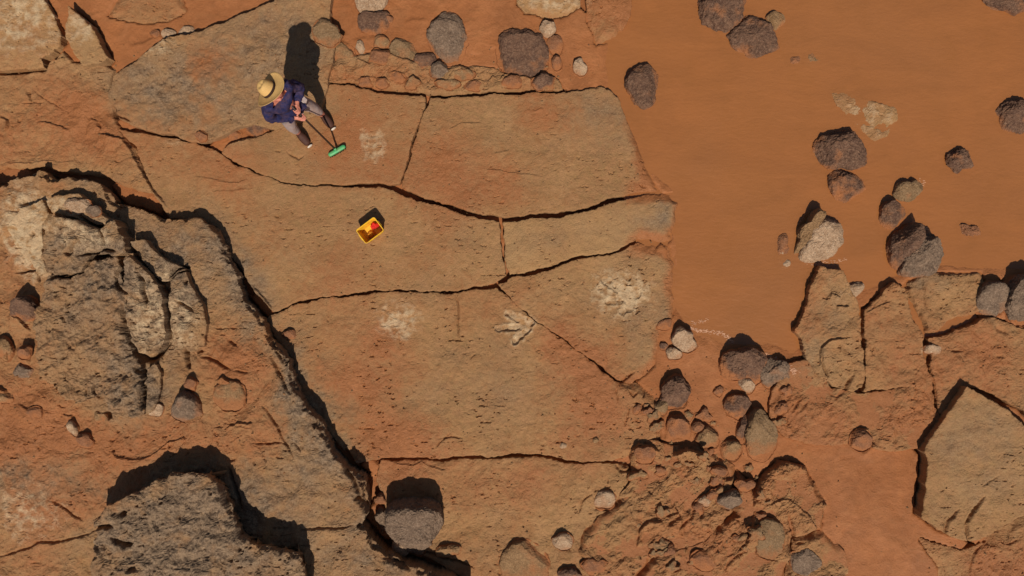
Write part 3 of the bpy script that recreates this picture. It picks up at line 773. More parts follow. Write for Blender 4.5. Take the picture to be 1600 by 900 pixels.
def build_slab(key, name, parent=None, dz=0.0):
    s = SL[key]
    jj, ii = s['win']
    x = X[jj, ii]; y = Y[jj, ii]
    fl = s.get('flake', 1.0)
    rg = s.get('rough', 1.0)
    d = s['d'] + F(s.get('grow', .003)) - HW[jj, ii] + F(.003 + .004 * fl) * FLK[jj, ii] * F(.8)
    d = d + F(s.get('erode', 0)) * (FLK[jj, ii] + F(.6) * FINE[jj, ii])
    z = slab_z(s, x, y)
    h = z + REL[jj, ii] + F(.012 * fl) * FLAKE[jj, ii] * F(1.6) + F(.0045 * rg) * FINE[jj, ii] + F(.018) * T_BIG[jj, ii] * F(.6)
    h -= F(.024 * rg) * PITS[jj, ii]
    h += F(.005 * rg) * BUMPS[jj, ii]
    if s.get('rug'):
        h += F(s['rug']) * (F(.45) * RUG[jj, ii] + F(1.0) * RTER[jj, ii])
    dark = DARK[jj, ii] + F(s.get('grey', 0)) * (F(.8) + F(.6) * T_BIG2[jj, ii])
    if s.get('slopeM'):
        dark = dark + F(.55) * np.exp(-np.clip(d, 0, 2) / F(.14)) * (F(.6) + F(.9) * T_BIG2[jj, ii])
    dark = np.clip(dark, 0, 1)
    h += F(.016) * dark * perlin(x, y, .12, 70) * rg + F(.008) * dark * perlin(x, y, .05, 71) * rg - F(.03 * rg) * dark * sstep(.5, .8, perlin(WX[jj, ii], WY[jj, ii], .13, 72) + F(.5) * perlin(x, y, .05, 73)) * sstep(-.1, .5, perlin(x, y, .5, 74))
    dd = np.clip(d, 0, 1)
    low = 0
    if s.get('fill'):                                      # mud lies level in the hollows
        lev = z - F(.012) + F(.02) * T_BIG2[jj, ii] + F(.002) * FINE[jj, ii]
        low = sstep(.004, -.012, h - lev)
        h = np.where(h > lev, h, lev + (h - lev) * F(.12))
    if s.get('bench'):
        b1 = F(.005) + F(.10) * perlin(x, y, .30, 80) + F(.04) * perlin(x, y, .10, 82)
        b2 = F(-.005) + F(.07) * perlin(x, y, .18, 81) + F(.03) * perlin(x, y, .07, 83)
        drop = s.get('drop', .07)
        h -= F(drop) * sstep(.008, -.004, d - b1) + F(drop * .7) * sstep(.008, -.004, d - b2)
        h -= F(.012) * np.exp(-dd / F(.03))
    else:
        h -= F(s.get('round', .008)) * np.exp(-dd / F(.014))
        if s.get('soft'):
            so = s['soft']
            wgt = sstep(-.2, .25, perlin(x, y, .5, 85) + F(.25)) if s.get('part') is None else sstep(*s['part'], x)
            h -= (z - np.maximum(ZMUD[jj, ii], F(-.02)) + F(.02)) * wgt * sstep(so, 0, d) ** F(1.4)
    m = d > 0
    m[0, :] = False; m[-1, :] = False; m[:, 0] = False; m[:, -1] = False
    m = biggest(m)
    r1 = dilate(m) & ~m
    r2 = dilate(m | r1) & ~(m | r1)
    gy, gx = np.gradient(d, C)
    gm = np.sqrt(gx * gx + gy * gy) + F(1e-4)
    gx /= gm; gy /= gm
    back = np.clip(-d / np.clip(gm, .5, 2), -.03, .03)
    vx = x.copy(); vy = y.copy(); vz = h.copy()
    for ring, off in ((r1, .001), (r2, s.get('under', -.005))):
        k = np.clip(back, -.03, .03) + F(off)
        vx = np.where(ring, x + gx * k, vx)
        vy = np.where(ring, y + gy * k, vy)
    foot = np.minimum(ZMUD[jj, ii], 0) - F(.12)
    vz = np.where(r2, foot, vz)
    vz = np.where(r1, h - F(.006), vz)
    use = m | r1 | r2
    f4 = use[:-1, :-1] & use[:-1, 1:] & use[1:, 1:] & use[1:, :-1]
    lab = np.where(f4)
    ny, nx = use.shape
    idx = np.arange(ny * nx).reshape(ny, nx)
    q = np.stack([idx[:-1, :-1][lab], idx[:-1, 1:][lab], idx[1:, 1:][lab], idx[1:, :-1][lab]], -1)
    used = np.unique(q)
    remap = np.full(ny * nx, -1, dtype=np.int64)
    remap[used] = np.arange(len(used))
    q = remap[q]
    v = np.stack([vx, vy, vz], -1).reshape(-1, 3)[used]
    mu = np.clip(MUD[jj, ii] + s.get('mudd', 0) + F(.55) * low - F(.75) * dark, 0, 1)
    if s.get('slope'):                                     # film of mud where the slab dips under the water
        mu = np.clip(mu + F(1.0) * sstep(.26, .02, d + F(.06) * FLK[jj, ii]) * sstep(1.35, 1.8, x), 0, 1)
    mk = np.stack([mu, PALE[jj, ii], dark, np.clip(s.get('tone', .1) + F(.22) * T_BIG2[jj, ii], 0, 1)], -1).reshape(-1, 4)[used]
    xs, ys = zip(*s['w'])
    org = np.array([sum(xs) / len(xs), sum(ys) / len(ys), 0.0])
    me = mesh_np(name, v - org, q, False, M_ROCK, mk)
    o = link(name, me, parent, org if parent is None else Vector(org) - parent.location)
    sub = ZS[jj, ii]
    ZS[jj, ii] = np.where(m, np.maximum(sub, h), sub)
    return o


pav = empty('rock_pavement')
tag(pav, 'flat tan sandstone pavement cracked into large slabs', kind='structure')
for k in ('A1', 'A2', 'B', 'C', 'D', 'E', 'G'):
    build_slab(k, 'slab', pav)
rub = empty('broken_rock_shelf')
tag(rub, 'rough muddy broken rock shelf at the lower edge of the pavement', kind='structure')
for k in ('T1', 'T2', 'T3', 'S'):
    build_slab(k, 'slab', rub)
plat = empty('rock_platform')
tag(plat, 'low jointed tan rock platform beside the silty water', kind='structure')
for k in ('R1', 'R2', 'R3', 'R4', 'U'):
    build_slab(k, 'slab', plat)
upl = empty('muddy_rock_shelf')
tag(upl, 'mud smeared rock shelf in the upper left', kind='structure')
for k in ('K0', 'K1', 'L', 'Y', 'W', 'W2', 'X1'):
    build_slab(k, 'slab', upl)
led = empty('rock_ledge')
tag(led, 'raised terraced grey and ochre rock ledge on the left', kind='structure')
for k in ('M1', 'M2', 'M2d', 'M2b', 'M2c', 'M3', 'M3b', 'M3c', 'M3d'):
    build_slab(k, 'terrace', led)
o = build_slab('N', 'rock_outcrop')
tag(o, 'tall rough grey rock outcrop casting a wide black shadow at the bottom left', 'rock outcrop')
o = build_slab('Q', 'rock_slab')
tag(o, 'big smooth pointed tan slab standing proud near the lower right', 'rock slab')
o = build_slab('V', 'rock_slab')
tag(o, 'small pale wedge shaped slab with a sharp dark right edge in the top left', 'rock slab')
o = build_slab('O', 'rock_slab')
tag(o, 'pale crumbly rock patch barely breaking the silty water surface', 'rock slab')

# ------------------------------------------------------------------ stones and boulders
def stone_mesh(name, rfun, h, mat, seed, seg=48, rings=18, sharp=.5, facets=5, rough=.05, mud=.3, lean=.5, bank=0.0, zg=0.0):
    rs = np.random.default_rng(seed)
    th = np.linspace(0, 2 * math.pi, seg, endpoint=False)
    r0 = rfun(th)
    ph = np.concatenate([[math.radians(-14), math.radians(-8)], np.linspace(math.radians(2), math.radians(90), rings - 1)[:-1]])
    cp = np.sign(np.cos(ph)) * np.abs(np.cos(ph)) ** sharp
    sp_ = np.sign(np.sin(ph)) * np.abs(np.sin(ph)) ** (sharp + .15)
    vx = (cp[:, None] * (r0 * np.cos(th))[None]).ravel()
    vy = (cp[:, None] * (r0 * np.sin(th))[None]).ravel()
    vz = (sp_[:, None] * np.ones(seg)[None] * h).ravel()
    v = np.stack([vx, vy, vz], -1)
    v = np.vstack([v, [0, 0, h]])
    R = float(r0.mean())
    v[:, 2] *= 1 - lean * .55 + lean * .85 * np.clip((v[:, 1] - .12 * v[:, 0]) / R, -1.1, 1.1)
    for _ in range(facets):
        n = rs.normal(size=3); n[2] = abs(n[2]) * .9 + .75
        n /= np.linalg.norm(n)
        sup = np.max(v @ n)
        c = sup * rs.uniform(.74, .94)
        ex = np.clip(v @ n - c, 0, None)
        v -= ex[:, None] * n * .92
    raw = v.copy()
    dirn = v / (np.linalg.norm(v, axis=1, keepdims=True) + 1e-6)
    nz = perlin3(v, R * .9, seed % 50) * 1.0 + perlin3(v, R * .38, seed % 50 + 3) * .55 + perlin3(v, max(R * .16, .02), seed % 50 + 7) * .6 + perlin3(v, max(R * .07, .014), seed % 50 + 9) * .35
    v += dirn * (nz * rough * min(R, .45))[:, None]
    if bank > 0:                                           # mud banked against the foot
        south = np.clip(-np.sin(th), 0, 1)
        ring_n = .6 + .9 * perlin3(np.stack([np.cos(th) * 1.7, np.sin(th) * 1.7, np.full(seg, seed * .37)], -1), 1.0, 4)
        wdt = np.clip((.014 + .16 * R) * bank * ring_n * (.6 + .9 * south), .006, None)
        rr = np.hypot(v[:seg, 0], v[:seg, 1]) + .002
        for rw, (fr, zz) in enumerate(((1.0, -.012), (.42, .004 + .03 * h))):
            v[rw * seg:(rw + 1) * seg, 0] = np.cos(th) * (rr + wdt * fr)
            v[rw * seg:(rw + 1) * seg, 1] = np.sin(th) * (rr + wdt * fr)
            v[rw * seg:(rw + 1) * seg, 2] = zz + zg
    idx = np.arange(rings * seg).reshape(rings, seg)
    nx = np.roll(idx, -1, axis=1)
    q = np.stack([idx[:-1], nx[:-1], nx[1:], idx[1:]], -1).reshape(-1, 4)
    t = np.stack([idx[-1], nx[-1], np.full(seg, rings * seg)], -1)
    mk = np.zeros((len(v), 4)); mk[:, 3] = 1
    mk[:, 0] = np.clip(mud + .5 * perlin3(v, R * .8, seed % 40 + 21) + .75 * np.clip(1 - v[:, 2] / max(h * .55, .02), 0, 1), 0, 1)
    if bank > 0:
        mk[:2 * seg, 0] = 1.0; mk[:2 * seg, 1] = 1.0; mk[2 * seg:3 * seg, 1] = .45
    return mesh_np(name, v, q, False, mat, mk, t)


def ell(rx, ry, rot, seed, irr=.14):
    rs = np.random.default_rng(seed)
    a = rs.normal(size=6) * irr * np.array([.25, 1, .9, .6, .4, .3]) * .6
    b = rs.uniform(0, 6.28, 6)

    def f(th):
        c = np.cos(th - rot) / rx; s = np.sin(th - rot) / ry
        r = 1 / np.sqrt(c * c + s * s)
        return r * (1 + sum(a[k] * np.cos((k + 1) * th + b[k]) for k in range(6)))
    return f


def outl(pts, c):
    pts = np.array(pts) - np.array(c)
    ang = np.arctan2(pts[:, 1], pts[:, 0])
    rad = np.hypot(pts[:, 0], pts[:, 1])
    o = np.argsort(ang)
    ang = ang[o]; rad = rad[o]
    A = np.concatenate([ang - 2 * math.pi, ang, ang + 2 * math.pi]); Rr = np.concatenate([rad] * 3)

    def f(th):
        t = (th + math.pi) % (2 * math.pi) - math.pi
        return (np.interp(t, A, Rr) + np.interp(t - .07, A, Rr) + np.interp(t + .07, A, Rr)) / 3
    return f


SEED = [100]


def stone(px, py, rx, ry, h, kind, label, rot=0, name='stone', cat='stone', group=None, pts=None, sharp=.40, facets=7, rough=.07, mud=.3, sink=.2, irr=.14, lean=.65, bank=1.0):
    """px, py, rx, ry: centre and half sizes in photograph pixels; h in metres above its bed; rot in degrees, anticlockwise"""
    SEED[0] += 1
    sd = SEED[0]
    x, y = P(px, py, ZS)
    zb_ = zat(ZS, x, y)
    if zb_ < 0:                                            # standing in the water: its foot is below the surface
        h -= zb_ * .9
        lean *= .45
    k = (H - zb_ - .4 * h) / H
    x, y = (px - 800) / S * k, (450 - py) / S * k
    big = max(rx, ry) / S
    if pts:
        w = [((a - 800) / S * k, (450 - b) / S * k) for a, b in pts]
        x = sum(p[0] for p in w) / len(w); y = sum(p[1] for p in w) / len(w)
        fn = outl(w, (x, y))
        big = float(fn(np.linspace(0, 6.28, 40)).max())
    else:
        fn = ell(rx / S * k, ry / S * k, math.radians(rot), sd, irr)
    if zb_ > .05:
        bank *= .35
    seg = int(min(150, max(28, big * 2 * math.pi / .016)))
    rings = int(min(46, max(10, (big + h) / .016)))
    me = stone_mesh(name, fn, h * (1 + sink * .3), M_B[kind], sd, seg, rings, sharp, facets, rough, mud, lean, bank, h * sink * .3)
    o = link(name, me, None, (x, y, zb_ - h * sink * .3))
    tag(o, label, cat, group)
    # stamp so that later pebbles sit on top
    return o


B = dict(name='boulder', cat='boulder', rough=.085)
# right-hand water
stone(1126,14,36,34,.18,'d','dark purple grey boulder cut by the top edge of the picture', **B, pts=[(1092,-25),(1160,-25),(1163,10),(1155,40),(1128,50),(1102,42),(1092,20)])
stone(1182,56,46,34,.18,'d','dark purple boulder touching its neighbour near the top edge', **B, pts=[(1134,52),(1150,34),(1168,24),(1190,28),(1210,38),(1224,55),(1216,76),(1195,86),(1160,87),(1145,70)])
stone(1212,32,14,15,.14,'t','small rounded tan stone against the right of a dark purple boulder', mud=.4)
stone(1005,137,28,37,.20,'d','isolated dark teardrop shaped boulder beside the upper right pavement corner', **B, pts=[(978,130),(988,108),(1005,101),(1025,108),(1033,128),(1026,152),(1010,173),(996,164),(986,148)])
stone(1315,233,46,31,.22,'d','dark boulder with a black hollow beside the pale submerged rock patch', **B, pts=[(1271,238),(1275,220),(1300,208),(1312,202),(1340,214),(1357,234),(1360,252),(1345,262),(1318,262),(1290,258),(1280,252)])
stone(1328,290,27,21,.17,'d','knobbly reddish dark rock just below the dark hollowed boulder', **B, pts=[(1300,268),(1318,266),(1335,272),(1352,284),(1354,298),(1335,312),(1308,314),(1299,300)], mud=.5)
stone(1268,362,24,36,.24,'t','brown layered rock with a black left edge behind the cream slab', name='boulder', cat='boulder', rough=.10, facets=5, mud=.1, pts=[(1242,398),(1250,374),(1262,348),(1274,326),(1290,332),(1274,352),(1260,376),(1252,400)])
stone(1288,378,34,24,.20,'p','cream white slab leaning on brown rock in the right water', name='boulder', cat='boulder', rough=.06, facets=3, mud=.15, pts=[(1248,404),(1258,376),(1276,346),(1296,338),(1312,348),(1323,366),(1310,388),(1285,407),(1262,411)], lean=.7)
stone(1417,300,25,13,.12,'r','flat olive brown stone with straight top near the water gap', pts=[(1395,306),(1400,288),(1420,284),(1443,284),(1442,298),(1432,308),(1405,312)], facets=2)
stone(1393,335,20,22,.18,'d','dark reddish stone touching the olive stone above the tall grey brown boulder', pts=[(1376,336),(1380,318),(1392,312),(1405,322),(1416,344),(1402,354),(1378,356)], mud=.4)
stone(1406,375,22,26,.34,'d','dark stone added as the black shadow side of the tall grey brown boulder', name='boulder', cat='boulder', pts=[(1392,395),(1393,378),(1410,358),(1432,347),(1440,365),(1425,400),(1405,425)])  # dark stone set where the tall boulder only has its shadow
stone(1438,398,36,38,.36,'g','tall grey brown boulder at the head of the right platform', **B, pts=[(1410,412),(1418,385),(1430,364),(1450,358),(1462,372),(1470,405),(1465,425),(1430,432),(1408,428)])
stone(1500,250,20,18,.15,'d','small round dark knobbly stone alone in the right water', rough=.12, mud=.3)
stone(1582,184,35,24,.18,'d','dark rounded boulder cut by the right edge of the picture', **B, pts=[(1548,178),(1560,164),(1580,160),(1612,166),(1622,185),(1610,205),(1590,210),(1568,200)])
stone(1515,362,19,11,.07,'m','low reddish brown stone awash in the right water', rot=-25, rough=.14, mud=.4)
stone(1580,-2,40,22,.2,'d','dark rock cut by the top right corner', **B, rot=-10)
stone(1552,14,10,8,.08,'m','small brown stone beside the dark corner rock', mud=.4)
stone(1240,95,9,13,.05,'m','low muddy stone in the shallows below the top boulders', mud=.6, rot=70)
stone(1268,93,12,16,.04,'r','flat grey green stone barely above the shallows below the top boulders', mud=.6)
stone(1222,388,10,26,.05,'m','low muddy stone left of the tall pale slab', mud=.5)
stone(1220,393,8,6,.05,'p','tiny cream pebble on the muddy stone left of the pale slab', mud=.1)
stone(1226,412,10,8,.06,'p','cream chip of rock under the tiny cream pebble', mud=.1, rot=-20)
# shore cluster
stone(1162,576,36,30,.30,'d','large dark rounded boulder where the water meets the lower shelf', **B, pts=[(1128,570),(1133,554),(1155,549),(1185,548),(1200,558),(1206,580),(1190,600),(1160,594),(1135,590)])
stone(1215,585,30,24,.20,'g','grey brown boulder shoulder right of the large dark shore boulder', **B, pts=[(1190,562),(1215,562),(1236,575),(1244,590),(1230,604),(1200,604),(1190,590)])
stone(1168,602,15,11,.12,'p','small cream stone tucked under the large dark shore boulder', mud=.15)
stone(1155,636,23,19,.18,'d','dark stone just left of the upright pale green slab', mud=.35, pts=[(1132,632),(1138,621),(1155,618),(1172,626),(1178,640),(1168,656),(1148,652),(1136,644)])
stone(1070,532,20,18,.16,'p','white grey rounded stone at the pavement corner by the water', mud=.02, facets=3)
stone(1053,553,14,9,.10,'p','small pale stone below the white grey rounded stone', mud=.2)
stone(1040,507,12,10,.05,'m','low reddish lump on the pavement corner above the white stone', mud=.6)
stone(1037,541,8,6,.05,'d','tiny dark stone left of the small pale stone', mud=.3)
stone(1056,616,26,25,.24,'d','round dark purple boulder right of the pavement corner', **B, mud=.15)
stone(1034,637,11,13,.14,'r','small round grey green stone leaning on the round dark boulder', mud=.05)
stone(1062,668,20,22,.14,'m','muddy angular stone below the round dark boulder', mud=.45, pts=[(1045,655),(1055,645),(1068,652),(1080,670),(1078,686),(1056,690),(1046,676)])
stone(1091,669,11,10,.13,'m','small brown stone between two larger muddy stones', mud=.3)
stone(1107,686,19,18,.14,'t','tan rounded stone above the black slot', mud=.45)
stone(1178,672,24,40,.24,'r','upright pale green slab with a black left side', name='boulder', cat='boulder', facets=3, mud=.25, pts=[(1168,690),(1168,662),(1178,640),(1190,638),(1200,655),(1216,682),(1210,706),(1192,728),(1178,716)])
stone(1162,672,9,26,.12,'d','thin dark stone standing against the pale green slab', rot=-12, mud=.35)
stone(1140,702,16,17,.12,'t','rounded tan stone left of the upright slab foot', mud=.5, pts=[(1128,708),(1130,694),(1142,688),(1156,692),(1158,712),(1146,722)])
stone(1141,783,20,15,.16,'g','smooth blue grey stone set in the broken shelf', mud=.02, facets=2)
stone(1103,784,10,9,.09,'p','small buff stone left of the blue grey stone', mud=.4)
stone(1098,878,20,16,.07,'m','low muddy stone near the bottom of the broken shelf', mud=.6)
stone(1205,845,22,40,.08,'r','layered grey olive lump near the bottom of the broken shelf', mud=.3, rot=20)
stone(1258,880,24,24,.06,'g','flat blue grey stone beside the forked crack', mud=.15)
stone(1125,738,14,9,.08,'m','small brown stone right of the black slot', mud=.5)
stone(1165,760,16,10,.08,'m','brown stone above the blue grey stone', mud=.5)
stone(1008,712,18,15,.08,'m','reddish flat stone at the end of the lower crack', mud=.55)
stone(945,782,18,15,.07,'p','buff stone with a dark comma shaped hollow', mud=.5)
stone(879,846,17,11,.08,'p','cream white stone lying alone on the lower pavement', mud=.1, pts=[(862,845),(870,838),(892,838),(897,848),(888,860),(872,858)])
stone(820,880,38,36,.10,'t','domed tan stone cut by the bottom edge', mud=.45, facets=3, rough=.05, pts=[(783,900),(788,862),(805,846),(825,846),(845,862),(860,890),(860,925),(785,925)])
stone(890,900,18,12,.13,'d','dark stone cut by the bottom edge beside the domed stone', mud=.2)
stone(930,886,26,12,.05,'m','flat reddish stone at the bottom edge', mud=.55)
stone(880,697,6,5,.04,'p','pea sized cream pebble on the pavement above the lower crack', mud=.1)
stone(931,689,5,5,.04,'t','tiny tan pebble above the right end of the lower crack', mud=.2)
# boulders along the upper shelf
stone(700,60,28,42,.13,'g','tall oval grey boulder standing in the orange mud at the top', **B, pts=[(671,66),(672,40),(684,24),(703,18),(718,26),(726,48),(728,75),(720,96),(700,102),(682,92)], mud=.1)
stone(815,82,44,42,.13,'d','broad dome shaped dark grey boulder in the upper middle', **B, pts=[(772,82),(776,62),(790,46),(812,42),(834,48),(852,64),(858,90),(852,112),(830,124),(800,118),(780,104)], mud=.15)
stone(585,36,28,18,.12,'d','dark grey lump below the pale block on the top edge', mud=.3, rough=.1)
stone(579,4,24,16,.13,'p','pale grey block cut by the top edge', mud=.05, facets=3, pts=[(558,-20),(600,-20),(602,8),(590,18),(562,18)])
stone(606,32,9,8,.08,'m','small rounded brown pebble right of the dark grey lump', mud=.3)
stone(508,48,24,20,.07,'r','olive grey stone right of the shadow of the standing person', mud=.3, rough=.08, pts=[(488,55),(492,35),(504,28),(518,36),(530,52),(540,58),(525,68),(500,70)])
stone(530,82,24,15,.08,'t','tan lump right of the shadow of the standing person', mud=.45)
stone(563,74,7,11,.07,'p','small upright white stone chip on the upper shelf', mud=.02)
stone(594,66,14,12,.09,'t','tan stone right of the white chip', mud=.5)
stone(592,88,18,12,.08,'m','brown grey stone below the white chip', mud=.3)
stone(630,80,22,22,.08,'r','rounded olive boulder left of the tall oval boulder', mud=.3, pts=[(608,78),(612,66),(630,57),(642,66),(650,82),(645,98),(620,100),(608,92)])
stone(664,94,18,13,.09,'d','purple grey stone at the foot of the tall oval boulder', mud=.3)
stone(686,110,15,14,.12,'g','small grey stone under the tall oval boulder', mud=.05)
stone(724,116,20,9,.04,'t','low tan stone on the upper shelf below the tall oval boulder', mud=.5)
stone(742,134,18,8,.05,'m','flat muddy stone above the top crack', mud=.6)
stone(700,132,20,8,.05,'t','flat tan stone above the junction of the top cracks', mud=.5)
stone(644,130,12,10,.06,'t','rounded muddy knob just left of the crack junction', mud=.6)
stone(597,130,11,9,.05,'m','muddy knob above the left part of the top crack', mud=.6)
stone(622,121,12,9,.05,'m','muddy knob under the olive boulder', mud=.6)
stone(571,128,14,8,.05,'m','low muddy knob at the left end of the top crack', mud=.6)
stone(800,128,16,11,.06,'m','muddy stone under the left foot of the broad dome boulder', mud=.6)
stone(850,128,20,13,.09,'d','purple brown stone at the right foot of the broad dome boulder', mud=.3)
stone(856,46,13,14,.12,'p','cream angular stone above the right shoulder of the broad dome boulder', mud=.1)
stone(868,70,14,14,.07,'m','crumbly brown stone right of the broad dome boulder', mud=.5)
stone(870,98,8,11,.09,'m','small upright brown stone right of the broad dome boulder', mud=.4)
stone(909,102,7,13,.11,'p','white pointed shard standing in the mud at the top', mud=.02, pts=[(902,92),(906,88),(912,98),(916,112),(910,118),(902,114)])
stone(400,201,17,13,.10,'d','dark grey stone near the right foot of the standing person', mud=.25, pts=[(384,204),(388,192),(402,187),(416,194),(417,208),(404,215),(390,212)])
stone(262,52,10,8,.08,'p','pinkish pebble on the upper left shelf edge', mud=.1)
stone(242,52,8,7,.06,'m','small brown pebble beside the pinkish pebble', mud=.4)
stone(292,48,14,7,.06,'p','flat buff stone right of the pinkish pebble', mud=.2, rot=10)
stone(314,213,10,8,.06,'m','small dark brown stone below the shelf on the upper left', mud=.4)
stone(365,212,12,10,.05,'m','triangular muddy stone between pale veins', mud=.6)
# left ledge
stone(32,486,23,20,.24,'d','dark grey stone with a black shaded back on the left ledge', name='boulder', cat='boulder', mud=.05, rough=.08, pts=[(8,494),(14,478),(26,466),(46,464),(53,478),(52,500),(40,506),(22,500)])
stone(4,545,12,22,.12,'t','tan rounded stone at the left edge of the picture', mud=.45)
stone(36,552,10,12,.10,'m','reddish stone right of the tan edge stone', mud=.4)
stone(34,582,18,14,.09,'g','grey stone below the reddish stone on the left ledge', mud=.2)
stone(6,622,12,10,.12,'t','buff stone low on the left edge of the picture', mud=.4)
stone(287,637,25,28,.26,'g','conical grey brown stone at the foot of the left terraces', mud=.25, name='boulder', cat='boulder', rough=.05, sharp=.9, facets=2, pts=[(263,650),(272,626),(284,610),(298,618),(310,640),(311,652),(296,662),(275,660)])
stone(296,602,10,11,.12,'m','small brown stone above the conical stone', mud=.4)
stone(358,620,26,26,.07,'t','low muddy dome right of the conical stone', mud=.6)
stone(131,690,12,13,.13,'m','small squared brown stone in the mud of the left ledge', mud=.25)
stone(112,670,7,13,.10,'p','small cream splinter above the squared brown stone', mud=.1, rot=25)
stone(156,652,11,9,.06,'t','small tan knob at the lower edge of the left terraces', mud=.5)
stone(241,640,12,12,.10,'p','pale grey knob left of the conical stone', mud=.1)
stone(52,645,14,9,.05,'m','low brown stone in the mud under the left terraces', mud=.5)
stone(120,322,22,13,.07,'p','pale lilac stone on the rim of the upper terrace', mud=.02)
stone(145,330,12,9,.07,'g','small grey stone beside the pale lilac stone', mud=.1)
stone(452,523,11,8,.10,'m','small reddish cap stone on the edge of the long ledge', mud=.2)
stone(646,814,42,34,.46,'g','big squarish grey boulder with a deep black shadow behind it', **B, facets=1, sharp=.24, mud=.0, pts=[(606,792),(625,784),(655,785),(688,792),(690,822),(680,840),(655,846),(622,844),(606,828)], lean=.15, bank=0)
stone(650,852,22,18,.26,'g','smooth tan grey stone against the front of the big squarish boulder', mud=.1, facets=2)
stone(625,860,14,16,.18,'p','pinkish cream stone at the foot of the big squarish boulder', mud=.1)
stone(594,782,8,11,.14,'m','small red brown stone left of the big squarish boulder', mud=.2)
stone(596,812,9,20,.16,'g','narrow grey splinter left of the big squarish boulder', mud=.05, rot=10)
stone(700,862,22,10,.09,'t','flat tan stone right of the big squarish boulder', mud=.35)
# right platform
stone(1553,462,10,28,.14,'g','upright grey block standing in the notch of the right platform', mud=.2, facets=2, sharp=.3, pts=[(1544,440),(1562,440),(1562,490),(1556,500),(1546,494)])
stone(1600,470,22,44,.32,'g','tall blue grey boulder cut by the right edge', **B, mud=.0, pts=[(1582,448),(1590,434),(1615,428),(1640,440),(1645,480),(1620,514),(1596,508),(1583,490)])
stone(1330,455,12,20,.07,'p','pale wedge of stone on the left platform block', mud=.1, rot=-60)
stone(1350,690,17,15,.10,'m','blocky muddy stone at the lower edge of the right platform', mud=.5, pts=[(1328,692),(1344,672),(1360,674),(1364,690),(1350,708),(1336,702)])
stone(1458,546,14,8,.05,'p','pale stone chip at the lower left of the platform notch', mud=.3)

rr_ = random.Random(21)
RUB = 'half buried rubble of the lower shelf'
for cx_, cy_, sx_, sy_, n_, where in ((1010, 645, 28, 30, 8, 'left of the round dark purple boulder'), (1090, 720, 60, 22, 12, 'around the black slot'), (1150, 770, 50, 40, 12, 'around the smooth blue grey stone'), (1050, 850, 60, 40, 12, 'at the bottom of the broken shelf'), (1190, 840, 40, 40, 8, 'around the layered olive lump'), (1115, 650, 40, 30, 7, 'in the mud left of the upright slab'), (1225, 640, 22, 30, 6, 'between the upright slab and the ridged rock')):
    for _ in range(n_):
        a_, b_ = rr_.gauss(cx_, sx_ * .6), rr_.gauss(cy_, sy_ * .6)
        sz = 5 + 10 * rr_.random() ** 1.6
        kd = rr_.choice('mmmttr')
        words_ = ('chunky ' if sz > 10 else 'broken ' if sz > 7 else 'small ') + {'m': 'reddish', 't': 'tan', 'r': 'olive'}[kd]
        stone(a_, b_, sz, sz * rr_.uniform(.5, .85), sz / S * rr_.uniform(.35, .8), kd, words_ + ' half buried stone ' + where, rot=rr_.uniform(-20, 60), name='rubble_stone', cat='stone', group=RUB, facets=7, rough=.12, irr=.3, mud=.5, lean=.6)

# ------------------------------------------------------------------ foamy flecks and painted wet glints along the water's edge
def foam_glints():
    rs = np.random.default_rng(9)
    vs, ts = [], []
    k = 0
    for pts, n in (([(1075, 512), (1100, 518), (1128, 520), (1146, 534)], 120), ([(1192, 552), (1210, 560), (1226, 570), (1240, 582)], 130), ([(1104, 500), (1080, 504)], 20), ([(1262, 415), (1300, 410), (1330, 402)], 30), ([(1440, 356), (1452, 357)], 14), ([(1438, 283), (1446, 286)], 12)):
        w = [pw(*p) for p in pts]
        for _ in range(n):
            i = rs.integers(0, len(w) - 1); t = rs.random()
            x = w[i][0] * (1 - t) + w[i + 1][0] * t + rs.normal(0, .016)
            y = w[i][1] * (1 - t) + w[i + 1][1] * t + rs.normal(0, .016)
            rx, ry = rs.uniform(.006, .026), rs.uniform(.002, .005)
            a = rs.normal(0, .5)
            z = max(zat(ZS, x, y), -.004) + .003
            ring = [(x + rx * math.cos(q) * math.cos(a) - ry * math.sin(q) * math.sin(a), y + rx * math.cos(q) * math.sin(a) + ry * math.sin(q) * math.cos(a), z) for q in np.linspace(0, 2 * math.pi, 6, endpoint=False)]
            vs += ring + [(x, y, z + .003)]
            ts += [(7 * k + i2, 7 * k + (i2 + 1) % 6, 7 * k + 6) for i2 in range(6)]
            k += 1
    o = link('foam_glints', mesh_np('foam_glints', np.array(vs), None, True, plain('foam_glints', srgb(194, 142, 106), .5, .1, 40), None, np.array(ts)))  # pale colour also paints the wet highlights near the rocks
    tag(o, 'thin pale foamy flecks and painted wet glints along the edge of the silty water', 'foam_glints', kind='stuff')


foam_glints()

